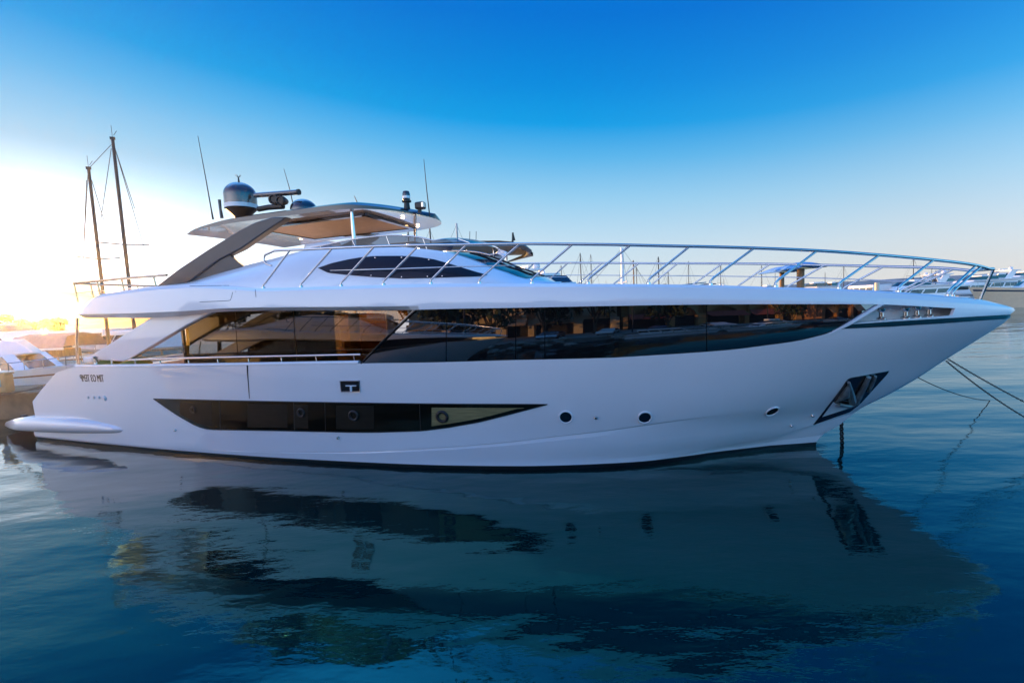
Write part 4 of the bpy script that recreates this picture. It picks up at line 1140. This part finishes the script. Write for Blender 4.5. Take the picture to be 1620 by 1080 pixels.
soft_box('engine_box', (0, 0, 2.0), (2.4, 1.2, .7), M['bwood'], t)
# small white flybridge cruiser, nearest on the left
P = on_water(34, 29); t = thing('small_cruiser', 'small white cabin cruiser with a pointed flybridge and brown windscreen beside the stern', 'boat', (P[0], P[1], 0), radians(-14))
boat_hull(9.5, 3.2, 1.75, 1.5, M['bwhite'], t, stripe=(.70, .76, M['bwood']))
M['brownglass'] = pbr('brown_screen_glass', (.10, .06, .03), .1, ior=1.7)
house(-2.6, 1.6, 2.5, 1.5, 2.55, 1.5, .2, M['bwhite'], t, win=3, wmat=M['brownglass'], wpos=(.12, .9))
m = MB(); m.grid([[(-2.4, -1.15, 2.5), (-.6, -1.25, 2.55), (.9, 0, 2.55), (-.6, 1.25, 2.55), (-2.4, 1.15, 2.5)], [(-2.2, -.8, 3.35), (-1.2, -.75, 3.45), (-.6, 0, 3.3), (-1.2, .75, 3.45), (-2.2, .8, 3.35)]], closed=True)
m.add([(-2.2, -.8, 3.35), (-1.2, -.75, 3.45), (-.6, 0, 3.3), (-1.2, .75, 3.45), (-2.2, .8, 3.35)], [(0, 1, 2, 3, 4)]); m.build('flybridge', M['bwhite'], t, smooth=30, bevel=.04)
deck_rail(9.5, 3.2, 1.75, t, h=.55)
# quay behind the stern, service pedestal, stern lines
M['quay'] = pbr('stained_quay_concrete', (.20, .15, .09), .85, var=.4, vscale=1.2, bump=.5, bscale=6)
m = MB(); 
qa, qb = on_water(-330, 20.6), on_water(104, 20.6)
m.box(((qa[0]+qb[0])/2, 22.0, .1), (qb[0]-qa[0], 2.6, 2.0)); m.box(((qa[0]+qb[0])/2, 22.0, 1.13), (qb[0]-qa[0]+.1, 2.8, .12))
tag(m.build('quay', M['quay'], smooth=0), kind='structure')
c = at_depth(8, 616, 21.2); t = thing('service_pedestal', 'tan mooring service pedestal with small panel on the quay edge', 'pedestal', (c[0], c[1], 1.19))
M['tan'] = pbr('tan_pedestal_paint', (.52, .33, .15), .6, var=.1)
soft_box('post_body', (0, 0, .42), (.55, .4, .84), M['tan'], t, bev=.05)
soft_box('meter_panel', (-.05, -.205, .45), (.26, .03, .34), M['bgrey'], t, bev=.01)
soft_box('post_cap', (0, 0, .87), (.62, .46, .08), M['tan'], t, bev=.03)
def sag(a, b, s, n=14):
    a, b = np.array(a, float), np.array(b, float)
    return [a*(1-f)+b*f-np.array([0, 0, s*4*f*(1-f)]) for f in np.linspace(0, 1, n)]
def local_to_world(p): return ORG + _u*p[0] + _v*p[1] + np.array([0, 0, p[2]])
cl = local_to_world(on_y(112, 592, -3.1))
for e, s, lb in ((at_depth(-60, 640, 21.2), .35, 'dark upper stern line running from the quarter to the quay'), (at_depth(-90, 631, 21.2), .15, 'dark lower stern line running tight to the quay')):
    e = np.array([e[0], e[1], 1.2]); st_ = cl if s > .2 else local_to_world(on_y(80, 611, -2.9))
    tag(MB().tube(sag(st_, e, s), .022, 6).build('mooring_line', M['rope'], smooth=60), lb, 'rope')

# ---- boats in the middle distance
P = on_water(742, 24.5); hd = -HEAD
t = thing('flybridge_yacht', 'white flybridge yacht with a black hardtop in the next berth behind the foredeck', 'yacht', (P[0], P[1], 0), hd)
inv = (Matrix.Translation(t.location) @ Matrix.Rotation(hd, 4, 'Z')).inverted()
boat_hull(24, 6.0, 4.15, 3.4, M['bwhite'], t)
house(-8, 3.6, 4.6, 3.3, 5.2, 2.6, -.2, M['bwhite'], t, win=3)
house(-8.4, .4, 4.7, 5.2, 5.9, .9, -.4, M['bwhite'], t, name='flybridge', tumble=-.05)
m = MB(); rows = []
PXT = [(640, 384), (680, 383), (700, 382), (758, 379.2), (790, 378.8), (810, 380.5), (825, 384), (836, 391.5)]
tt = [np.array(in_boat(at_depth(x, y, 23.0-(x-700)*.012))) for x, y in PXT]
for f in np.linspace(0, 1, 6): rows.append([(p[0], p[1]+5.4*f, p[2]-.0-.05*(2*f-1)**2) for p in tt])
rows = [[np.array(q) for q in r] for r in rows]
low_ = [[np.array((q[0]-.15*(i > 5), q[1], q[2]-.24*(1-.6*(i/7)**3))) for i, q in enumerate(r)] for r in rows]
for k_, r in enumerate(rows):
    for i in range(5, len(r)): r[i] = r[i]-np.array([[.3, 1.1, 2.2][i-5]*(k_/5)**2*1.3, 0, 0]); low_[k_][i] = low_[k_][i]-np.array([[.3, 1.1, 2.2][i-5]*(k_/5)**2*1.3, 0, 0])
m.grid(rows).grid(low_, flip=True); m.grid([rows[0], low_[0]]).grid([rows[-1], low_[-1]]); m.grid([[r[-1] for r in rows], [r[-1] for r in low_]]); m.grid([[r[0] for r in rows], [r[0] for r in low_]])
m.build('hardtop', M['rubber'], t, smooth=30)
for px_, yy in ((781, 23.5), (800.5, 25), (770, 26)):
    p = in_boat(at_depth(px_, 392, yy)); MB().tube([p, (p[0]-.02, p[1], 5.0)], .06, 8).build('hardtop_post', M['steel'], t, smooth=60)
for px_, y0_, y1_ in ((811, 380, 368), (743, 380, 366), (753, 380, 366)):
    a, b = in_boat(at_depth(px_, y0_+3, 24)), in_boat(at_depth(px_+.4, y1_, 24)); MB().tube([a, b], .015 if px_ != 811 else .05, 5).build('antenna', M['rubber'], t)
a, b = at_depth(811, 384, 24), at_depth(812, 368, 24)
MB().add([in_boat(at_depth(809, 382, 24)), in_boat(at_depth(815.5, 380, 24)), in_boat(at_depth(812.3, 368.5, 24)), in_boat(at_depth(811, 381, 24.2))], [(0, 1, 2), (0, 2, 3), (1, 2, 3), (0, 1, 3)]).build('furled_flag', M['rubber'], t, smooth=0)
deck_rail(24, 6.0, 4.15, t, x0=.05, h=.5)
MIDG = None
motor_boat('white yacht with a radar arch full of domes behind the sloping windscreen', 884, 36, 13, radians(-62), fb=3.9, fs=3.3, arch=True, scale_h=1.45)
SAILG = 'sailing boats with bare masts far behind the foredeck'
for i, (px_, dd, L, mh, hd, lb, mat_, r) in enumerate((
    (913, 62, 9, 9.4, .3, 'sailing boat with one short thin mast just right of the radar arch yacht', 'bwhite', .09),
    (970, 52, 15, 8.7, .1, 'sailing yacht with the thickest white mast and a crosstree behind the bow rail', 'bwhite', .24),
    (995, 64, 9, 8.2, -.2, 'wooden masted sailing boat right of the thick white mast', 'bcream', .11),
    (1036, 60, 9, 8.2, .4, 'sailing boat with thin leaning stays, rightmost of the masts behind the bow rail', 'bnavy', .09),
    (718, 58, 12, 13.4, .0, 'sailing boat with a tall grey mast left of the black hardtop', 'bwhite', .16),
    (677, 64, 12, 14.0, .2, 'sailing boat whose mast shows just right of the hardtop tip', 'bnavy', .14),
    (643, 60, 11, 13.0, .1, 'sailing boat whose mast shows under the front of the hardtop', 'bgrey', .12))):
    sail_boat(lb, px_, dd, L, hd, mh, mat=mat_, r=r, group=SAILG, mastmat={970: 'bwhite', 995: 'bwood', 718: 'bgrey'}.get(px_, 'alu'))
# blue canopies on piles
for px_, ptop, dd, w, rr, lb in ((1237, 431, 30, 1.6, .14, 'smaller blue canopy on a wooden post, the left one behind the bow rail'), (1266.5, 425, 27, 1.6, .20, 'larger blue canopy on a thick wooden post, the right one behind the bow rail')):
    c = at_depth(px_, ptop, dd); t = thing('canopy_post', lb, 'canopy', (c[0], c[1], 0), 0)
    MB().tube([(0, 0, -1), (0, 0, c[2]/2), (0, 0, c[2])], rr, 10).build('wooden_pile', M['bwood'], t, smooth=60)
    m = MB(); rows = [[(x*w*.5-.1, y*1.3, c[2]+.02+.24*(1-(abs(x))**2.2)*(1-.5*y*y)*1.5) for x in np.linspace(-1, 1, 11)] for y in np.linspace(-1, 1, 7)]
    m.grid(rows).grid([[(q[0], q[1], q[2]-.05) for q in r] for r in rows]); m.build('canopy_top', M['bblue'], t, smooth=60)
# far right
M['rock'] = pbr('grey_breakwater_stone', (.26, .28, .31), .9, var=.25, vscale=.5, bump=.4, bscale=2)
a, b = on_water(1240, 118), on_water(1900, 92)
m = MB(); v_ = (b-a); nrm = np.array([-v_[1], v_[0], 0])/np.linalg.norm(v_)
sec = [(0, -1), (1.0, 4.2), (1.4, 5.4), (5, 5.5), (6, -1)]
m.grid([[a+v_*f+nrm*x+np.array([0, 0, z+random.uniform(-.08, .08)]) for x, z in sec] for f in np.linspace(0, 1, 24)])
m.grid
tag(m.build('breakwater_wall', M['rock'], smooth=20), 'long grey breakwater wall behind the boats off the bow', 'wall')
motor_boat('small white ferry with a short mast left of the breakwater', 1285, 84, 12, radians(88), B=4.2, fb=3.0, fs=2.8, fly=True, masth=2.2, name='passenger_boat', scale_h=1.0, stripe=False)
motor_boat('white cabin boat with dark sloped windscreen in front of the breakwater', 1361, 70, 9.5, radians(100), B=4.4, fb=2.6, fs=2.4, fly=False, name='cabin_boat', scale_h=1.3, stripe=False)
c = at_depth(1387.5, 447, 50); MB_ = MB().tube([(c[0], c[1], -1), (c[0], c[1], c[2])], .22, 10); tag(MB_.build('mooring_pile', M['bcream'], smooth=60), 'pale mooring pile standing alone left of the moored yachts', 'pile')
RG = 'motor yachts moored off the bow'
motor_boat('white motor yacht with a cream dinghy, leftmost of the row off the bow', 1425, 66, 15, radians(172), fb=2.8, fs=2.0, arch=True, masth=2, scale_h=1.1, group=RG)
motor_boat('sleek white motor yacht with a long dark window seen through the bow rail', 1470, 74, 19, radians(176), fb=2.7, fs=2.1, mat='bwhite', fly=False, group=RG, scale_h=1.1)
motor_boat('grey hulled motor yacht with a black sheer stripe beyond the bow tip', 1530, 80, 18, radians(174), fb=2.6, fs=2.2, mat='bgrey', arch=True, group=RG, scale_h=1.2)
motor_boat('tall white flybridge yacht at the right edge behind the cream bow', 1600, 96, 18, radians(185), fb=3.4, fs=2.8, arch=True, masth=1.5, group=RG, scale_h=1.15)
motor_boat('white yacht with a stub mast between the grey hull and the tall flybridge yacht', 1562, 84, 14, radians(180), fb=2.8, fs=2.4, masth=2, group=RG, scale_h=1.2)
motor_boat('cream bowed boat with hanging ropes at the right edge of the water', 1640, 64, 14, radians(150), fb=3.2, fs=2.4, mat='bcream', fly=True, group=RG, scale_h=1.1)
motor_boat('small white cruiser tucked behind the row of yachts off the bow', 1500, 88, 13, radians(10), fb=2.6, fs=2.2, arch=True, masth=3, group=RG, scale_h=1.2)
FG = 'small boats far off along the harbour'
rg = random.Random(11)
for i, (px_, dd, L, hd, kw, lb) in enumerate((
    (900, 100, 11, 10, dict(fly=True, arch=True, masth=4), 'far white motorboat with an arch just right of the windscreen'),
    (940, 112, 10, 175, dict(fly=True, masth=4), 'far white motorboat under the second rail post from the windscreen'),
    (1012, 105, 11, 20, dict(fly=True, arch=True), 'far motorboat with a radar arch right of the thick white mast'),
    (1066, 115, 12, 170, dict(fly=True, masth=5), 'far pale cruiser with a stub mast in the middle of the bow rail'),
    (1112, 108, 10, 190, dict(fly=True, hard='bnavy'), 'far motorboat with a navy roof left of the blue canopies'),
    (1165, 112, 12, 15, dict(fly=True, arch=True, masth=3), 'far white cruiser nearest the left of the blue canopies'),
    (1205, 96, 10, 185, dict(fly=True, masth=4, mat='bcream'), 'far cream motorboat right beside the left canopy post'),
    (1322, 100, 9, 10, dict(fly=True, masth=3), 'far small motorboat in front of the left end of the breakwater'))):
    motor_boat(lb, px_, dd, L, radians(hd), fb=3.0, fs=2.5, group=FG, scale_h=1.25, **kw)
for i, (px_, dd, mh, lb) in enumerate(((884, 84, 9.6, 'thin mast left of the first rail post past the windscreen'), (932, 96, 12.5, 'tall thin mast second from the windscreen'), (1004, 90, 9.0, 'short mast close beside the wooden one'), (1052, 86, 7.6, 'lowest of the masts behind the bow rail'), (1085, 98, 10.2, 'slim mast standing alone in the middle of the bow rail'), (1136, 104, 9.8, 'slim mast well left of the blue canopies'), (1200, 110, 9.2, 'slim mast directly left of the blue canopies'), (1330, 104, 7.8, 'small mast right of the white ferry'), (1440, 90, 8.2, 'small mast over the leftmost moored yacht'))):
    sail_boat('far sailing boat, '+lb, px_, dd, 8.5, rg.uniform(-.6, .6), mh, mat=('bwhite', 'bnavy')[i % 2], r=.085, group=SAILG)
# bow chains
def chain(name, pts, label, r=.008, pitch=.06):
    m = MB(); p = resample(np.array(pts, float), max(3, int(sum(np.linalg.norm(np.diff(np.array(pts), axis=0), axis=1))/pitch)))
    for i in range(len(p)-1):
        a, b = p[i], p[i+1]; t_ = (b-a); ln = np.linalg.norm(t_); t_ /= ln
        s_ = np.cross(t_, [0, 0, 1.0]); 
        if np.linalg.norm(s_) < .05: s_ = np.array([1.0, 0, 0])
        s_ /= np.linalg.norm(s_); u_ = np.cross(s_, t_); k = s_ if i % 2 else u_
        c_ = (a+b)/2; pt = [c_+t_*(ln*.68)*cos(q)+k*(r*2.0)*sin(q) for q in np.linspace(0, 2*pi, 9)]
        m.tube(pt, r, 5, caps=False)
    return tag(m.build(name, M['galv'], smooth=60), label, 'chain')
s1 = local_to_world(on_y(1500, 568, 0)); s2 = local_to_world(on_y(1497, 571, 0)); s3 = local_to_world(on_y(1452, 597, 0))
e1 = at_z(1760, 700, .0); e2 = at_z(1700, 700, .0); e3 = at_z(1566, 633.5, 0)
chain('mooring_chain', sag(s1, e1, .10), 'upper of the two mooring chains leading from the stem to the right')
chain('mooring_chain', sag(s2, e2, .16), 'lower mooring chain leading from the stem to the right, with a shackle')
tag(MB().tube(sag(s3, e3, .12), .012, 6).build('mooring_line', M['rope'], smooth=60), 'thin dark line from the bow that dips into the water short of the chains', 'rope')
b_ = local_to_world(on_y(1331, 668, .35))
chain('anchor_chain', [b_+np.array([0, 0, .3]), b_, np.array([b_[0]+.05, b_[1], -.6])], 'anchor chain hanging straight down from the stem into the water', r=.02)
# trees and low land on the left skyline
M['leafd'] = pbr('dark_evergreen_leaves', (.035, .05, .018), .7, var=.4, vscale=1.5)
M['bark'] = pbr('grey_brown_bark', (.12, .09, .06), .9, var=.3, bump=.5)
m = MB(); xs = np.linspace(-700, 260, 70); 
prof = [6.5+3*sin(x*.013+1)+2.5*sin(x*.045)+1.4*sin(x*.11) for x in xs]
m.grid([[(x, 520, -2) for x in xs], [(x, 560, max(p*.45, 1)) for x, p in zip(xs, prof)], [(x, 640, max(p, 2)) for x, p in zip(xs, prof)], [(x, 760, -2) for x in xs]])
M['hill'] = pbr('wooded_hill', (.05, .055, .025), .95, var=.4, vscale=.05, bump=1, bscale=.3)
tag(m.build('hills', M['hill'], smooth=60), kind='structure')
# ------------------------------------------------------------------ trees
def leaf_crown(m, c, rx, rz, n, size, rng):
    """many small leaf clumps spread through an uneven crown volume"""
    lobes = [(np.array([rng.uniform(-.55, .55)*rx, rng.uniform(-.55, .55)*rx, rng.uniform(-.5, .6)*rz]), rng.uniform(.35, .6)) for _ in range(9)]
    for _ in range(n):
        lc, lr = lobes[rng.randrange(len(lobes))]
        d = np.array([rng.gauss(0, 1) for _ in range(3)]); d /= np.linalg.norm(d); rr = rng.random()**.35
        p = np.array(c)+lc+d*rr*lr*np.array([rx, rx, rz])
        a = np.array([rng.gauss(0, 1) for _ in range(3)]); a /= np.linalg.norm(a); b = np.cross(a, d); b /= max(1e-6, np.linalg.norm(b))
        s = size*rng.uniform(.6, 1.3)
        m.add([p-a*s, p+b*s*.45, p+a*s, p-b*s*.45], [(0, 1, 2, 3)])
def tree(name, label, x, y, z, h, rx, n, size, seed, group=None, mat='leafd', cat='tree', trunk=.35):
    rng = random.Random(seed)
    t = thing(name, label, cat, (x, y, z), rng.uniform(0, 6), group)
    m = MB(); th = h*trunk; m.tube([(0, 0, -.2), (rng.uniform(-.2, .2), 0, th*.6), (rng.uniform(-.3, .3), .1, h*.75)], [h*.03, h*.022, h*.006], 7)
    for k in range(5):
        a = rng.uniform(0, 6.28); m.tube([(0, 0, th*rng.uniform(.6, 1.3)), (cos(a)*rx*.4, sin(a)*rx*.4, h*.6), (cos(a)*rx*.75, sin(a)*rx*.75, h*rng.uniform(.65, .85))], [h*.012, h*.009, h*.003], 5)
    m.build('trunk', M['bark'], t, smooth=60)
    m = MB(); leaf_crown(m, (0, 0, h*.66), rx, h*.36, n, size, rng); m.build('crown', M[mat], t, smooth=0)
    return t
TG = 'trees on the left skyline'
for i, (px_, ytop, dd, lb) in enumerate(((0, 497, 120, 'dark tree against the low sun at the left edge'), (48, 503, 130, 'low rounded tree left of the white overhang tip'), (84, 503, 130, 'tree crown nearest the tip of the white overhang'), (-40, 486, 125, 'tree beyond the left edge of the skyline'))):
    w = on_water(px_, dd); c = at_depth(px_, ytop, dd)
    if px_ < -20: continue
    tree('skyline_tree', lb, w[0], w[1], .5, max(4, c[2]-.5), max(4, c[2]-.5)*.55, 900, .6, 40+i, TG)
# ------------------------------------------------------------------ the quay side opposite, seen only as reflections in the dark glass
def LW(x, y, z=0.0): return local_to_world((x, y, z))
M['pave'] = pbr('pale_quay_paving', (.30, .27, .23), .9, var=.15, vscale=.8)
M['stone'] = pbr('rough_riprap_stone', (.36, .31, .25), .9, var=.5, vscale=1.6, bump=1, bscale=1.5)
QY = -20.0
m = MB(); c = LW(-5, QY-30, .45)
rz = Matrix.Rotation(-HEAD, 3, 'Z')
m.box(c, (170, 60, 1.3), rz); tag(m.build('opposite_quay', M['pave'], smooth=0), kind='structure')
m = MB(); rng = random.Random(5)
for i in range(260):
    x = rng.uniform(-45, 60); y = QY+rng.uniform(-.3, 1.4); z = 1.0-(y-QY)*.75+rng.uniform(-.2, .2); r = rng.uniform(.3, .6)
    p = LW(x, y, z); rows = [[(p[0]+r*sin(a)*cos(b)*rng.uniform(.8, 1.2), p[1]+r*sin(a)*sin(b), p[2]+r*.7*cos(a)) for b in np.linspace(0, 2*pi, 7)[:-1]] for a in (.05, .8, 1.6, 2.4, 3.1)]
    m.grid(rows, closed=True)
o = m.build('riprap', M['stone'], smooth=0); tag(o, kind='stuff')
# arcade building in the low sun
M['ochre'] = pbr('ochre_plaster', (.52, .30, .12), .9, var=.12, vscale=.5)
M['shade'] = pbr('dark_shop_interior', (.02, .018, .016), .8)
M['awn'] = pbr('tan_awning_cloth', (.45, .30, .18), .9, var=.1)
def arcade(x0, bays, y, h, label, wall, awn=None, turn=0):
    p = LW(x0, y, 1.1); t = thing('arcade_building', label, 'building', p, -HEAD+turn)
    m = MB(); xs = [0]
    for b in bays: xs.append(xs[-1]+b)
    for k, x in enumerate(xs): m.box((x, 0, 1.6), (.7+.3*(k % 3), .8, 3.2))
    for k, bay in enumerate(bays):
        a = xs[k]; hh = bay/2-.5; r = min(1.3, hh)
        arc = [(a+.5, -.35, 3.0-r*.4)]+[(a+bay/2-hh*cos(q), -.35, 3.0-r*.4+r*sin(q)) for q in np.linspace(.2, pi-.2, 9)]+[(a+bay-.5, -.35, 3.0-r*.4), (a+bay-.5, -.35, 4.4), (a+.5, -.35, 4.4)]
        m.prism(arc, (0, .7, 0))
        MB().box((a+bay/2, -.42, 1.5), (bay-1.0, .04, 3.0)).build('shop_front', M['shade'], t, smooth=0)
        if k % 2 == 0: MB().box((a+bay/2, .39, 5.9), (1.1, .06, 1.6)).build('window', M['bglass'], t, smooth=0)
        if awn and k % 3 != 1: MB().prism([(a+.4, .4, 3.3), (a+bay-.4, .4, 3.3), (a+bay-.4, 1.9, 2.55), (a+.4, 1.9, 2.55)], (0, 0, .05)).build('awning', M[awn], t, smooth=0)
    n = xs[-1]
    m.box((n/2, 0, (4.4+h)/2), (n+.9, .75, h-4.4)); m.box((n/2, -4.6, h/2), (n+.8, 8.3, h-.02))
    m.build('wall', M[wall], t, smooth=0)
    MB().box((n/2, -4.2, h+.15), (n+1.6, 9.6, .3)).build('roof', M['bwood'], t, smooth=0)
M['cream_wall'] = pbr('cream_plaster', (.62, .48, .32), .9, var=.12, vscale=.5)
M['terra'] = pbr('terracotta_plaster', (.50, .24, .12), .9, var=.12, vscale=.5)
M['stripe'] = pbr('faded_red_awning', (.40, .10, .07), .9, var=.1)
arcade(-13, (4.6, 6.2, 3.6, 5.2, 4.4), QY-13, 7.0, 'cream arcaded building behind the quay trees, mirrored in the dark window band', 'cream_wall', 'awn', .05)
arcade(12.5, (6.5, 4.2, 5.5, 7, 4), QY-12, 9.0, 'tall ochre arcaded building mirrored in the middle of the dark window band', 'ochre', 'stripe', -.04)
arcade(42, (4.4, 6.6, 5), QY-10, 7.5, 'terracotta arcaded building mirrored nearest the bow', 'terra', 'awn', -.1)
PG = 'trees on the opposite quay'
for i, (x, y, h, rx) in enumerate(((-26, -8, 8.5, 3.6), (-15, -10, 9, 3.8), (-6, -7, 7.5, 3.2), (3, -9, 8, 3.3), (-2, -6, 7, 2.8), (8, -8, 7.5, 2.8), (17, -8, 6.5, 2.6), (33, -7, 6.5, 2.6), (44, -8, 8, 3.2), (-38, -9, 9, 4))):
    p = LW(x, QY+y, 1.1); tree('quay_tree', 'leafy tree on the opposite quay, reflected in the dark glass', p[0], p[1], p[2], h, rx, 1500, .32, 80+i, PG)
def car(x, y, rz_, mat, label):
    p = LW(x, y, 1.1); t = thing('parked_car', label, 'car', p, -HEAD+rz_, 'cars parked on the opposite quay')
    prof = [(-2.0, .35), (-2.05, .75), (-1.9, .95), (-1.35, 1.42), (-.2, 1.48), (.45, 1.4), (1.15, .98), (1.95, .82), (2.1, .55), (2.05, .3)]
    m = MB(); rows = []
    for k, w in ((-1, .86), (-.9, .9), (0, .92), (.9, .9), (1, .86)):
        rows.append([(a, k*(.86-.20*max(0, (b-.95))/.5), b) for a, b in prof])
    m.grid(rows); m.prism([(a, rows[0][i][1], b) for i, (a, b) in enumerate(prof)], (0, .01, 0)); m.prism([(a, rows[-1][i][1], b) for i, (a, b) in enumerate(prof)], (0, -.01, 0))
    m.build('body', mat, t, smooth=40)
    for sg in (1, -1):
        MB().prism([(-1.55, sg*.80, .98), (.95, sg*.80, 1.0), (.4, sg*.70, 1.36), (-1.2, sg*.70, 1.37)], (0, sg*.03, 0)).build('window', M['bglass'], t, smooth=0)
        for wx in (-1.3, 1.3): MB().lathe([(.001, -.1), (.31, -.1), (.33, 0), (.31, .1), (.001, .1)], (wx, sg*.78, .33), 16, (0, 1, 0)).build('wheel', M['rubber'], t, smooth=40)
    return t
M['carw'] = pbr('white_car_paint', (.75, .75, .74), .25, coat=1); M['cars'] = pbr('silver_car_paint', (.4, .42, .45), .25, metal=.6, coat=1); M['carb'] = pbr('dark_blue_car_paint', (.02, .03, .06), .2, coat=1)
for i, (x, mt, lb) in enumerate(((4, 'cars', 'silver car parked on the opposite quay'), (9, 'carw', 'white car parked between two others on the opposite quay'), (14.5, 'carb', 'dark blue car parked on the opposite quay'), (20, 'carw', 'white car parked beside the dark blue one on the opposite quay'), (27, 'carw', 'white car parked alone towards the bow side of the opposite quay'), (38, 'cars', 'silver car parked farthest along the opposite quay'))):
    car(x, QY-3.4, radians(100+10*(i % 3)), M[mt], lb)
for x, L, hd, kw, lb in ((13, 7, .3, dict(fly=False), 'small open white boat at the opposite quay, mirrored left of the parked cars'), (20, 8.5, 2.9, dict(fly=True), 'white flybridge boat at the opposite quay, mirrored below the parked cars'), (31, 7.5, .2, dict(fly=False, mat='bnavy'), 'navy boat at the opposite quay, mirrored towards the bow')):
    b_ = motor_boat(lb, 810, 30, L, -HEAD+hd, fb=1.2, fs=.9, scale_h=.75, **kw); b_.location = tuple(LW(x, -16.6, 0))
for x, h in ((-3, 4.5), (11, 5.5), (24, 5)):
    p = LW(x, QY-1.2, 1.1); t = thing('quay_lamp', 'slim dark lamp post on the opposite quay, mirrored in the dark glass', 'lamp post', p, -HEAD, 'lamp posts on the opposite quay')
    MB().tube([(0, 0, 0), (0, 0, h)], [.08, .05], 8).build('post', M['alu'], t, smooth=60); MB().lathe([(.05, 0), (.22, .05), (.2, .3), (.001, .42)], (0, 0, h), 12).build('lamp_head', M['gel2'], t, smooth=60)
# the smaller yacht on the near side, mirrored in the saloon glass
n2 = copy_tree(yacht); n2.scale = (.80, .80, .80); n2.location = tuple(LW(-10.2, -14.8, 0)); n2.name = 'motor_yacht'
n2['label'] = 'second white motor yacht berthed on the near side, mirrored in the dark side windows'
# ------------------------------------------------------------------ thin haze volume added to imitate the glare round the low sun
hz_m = bpy.data.materials.new('glare_haze'); hz_m.use_nodes = True
hn, hl = hz_m.node_tree.nodes, hz_m.node_tree.links; hn.clear()
ho = hn.new('ShaderNodeOutputMaterial'); hv = hn.new('ShaderNodeVolumePrincipled')
hv.inputs['Color'].default_value = (1.0, .88, .66, 1); hv.inputs['Density'].default_value = .00028; hv.inputs['Anisotropy'].default_value = .90
hl.new(hv.outputs[0], ho.inputs['Volume'])
hzm = MB(); hzm.box((0, 100, 9), (900, 420, 24))
tag(hzm.build('haze', hz_m, smooth=0), kind='stuff')
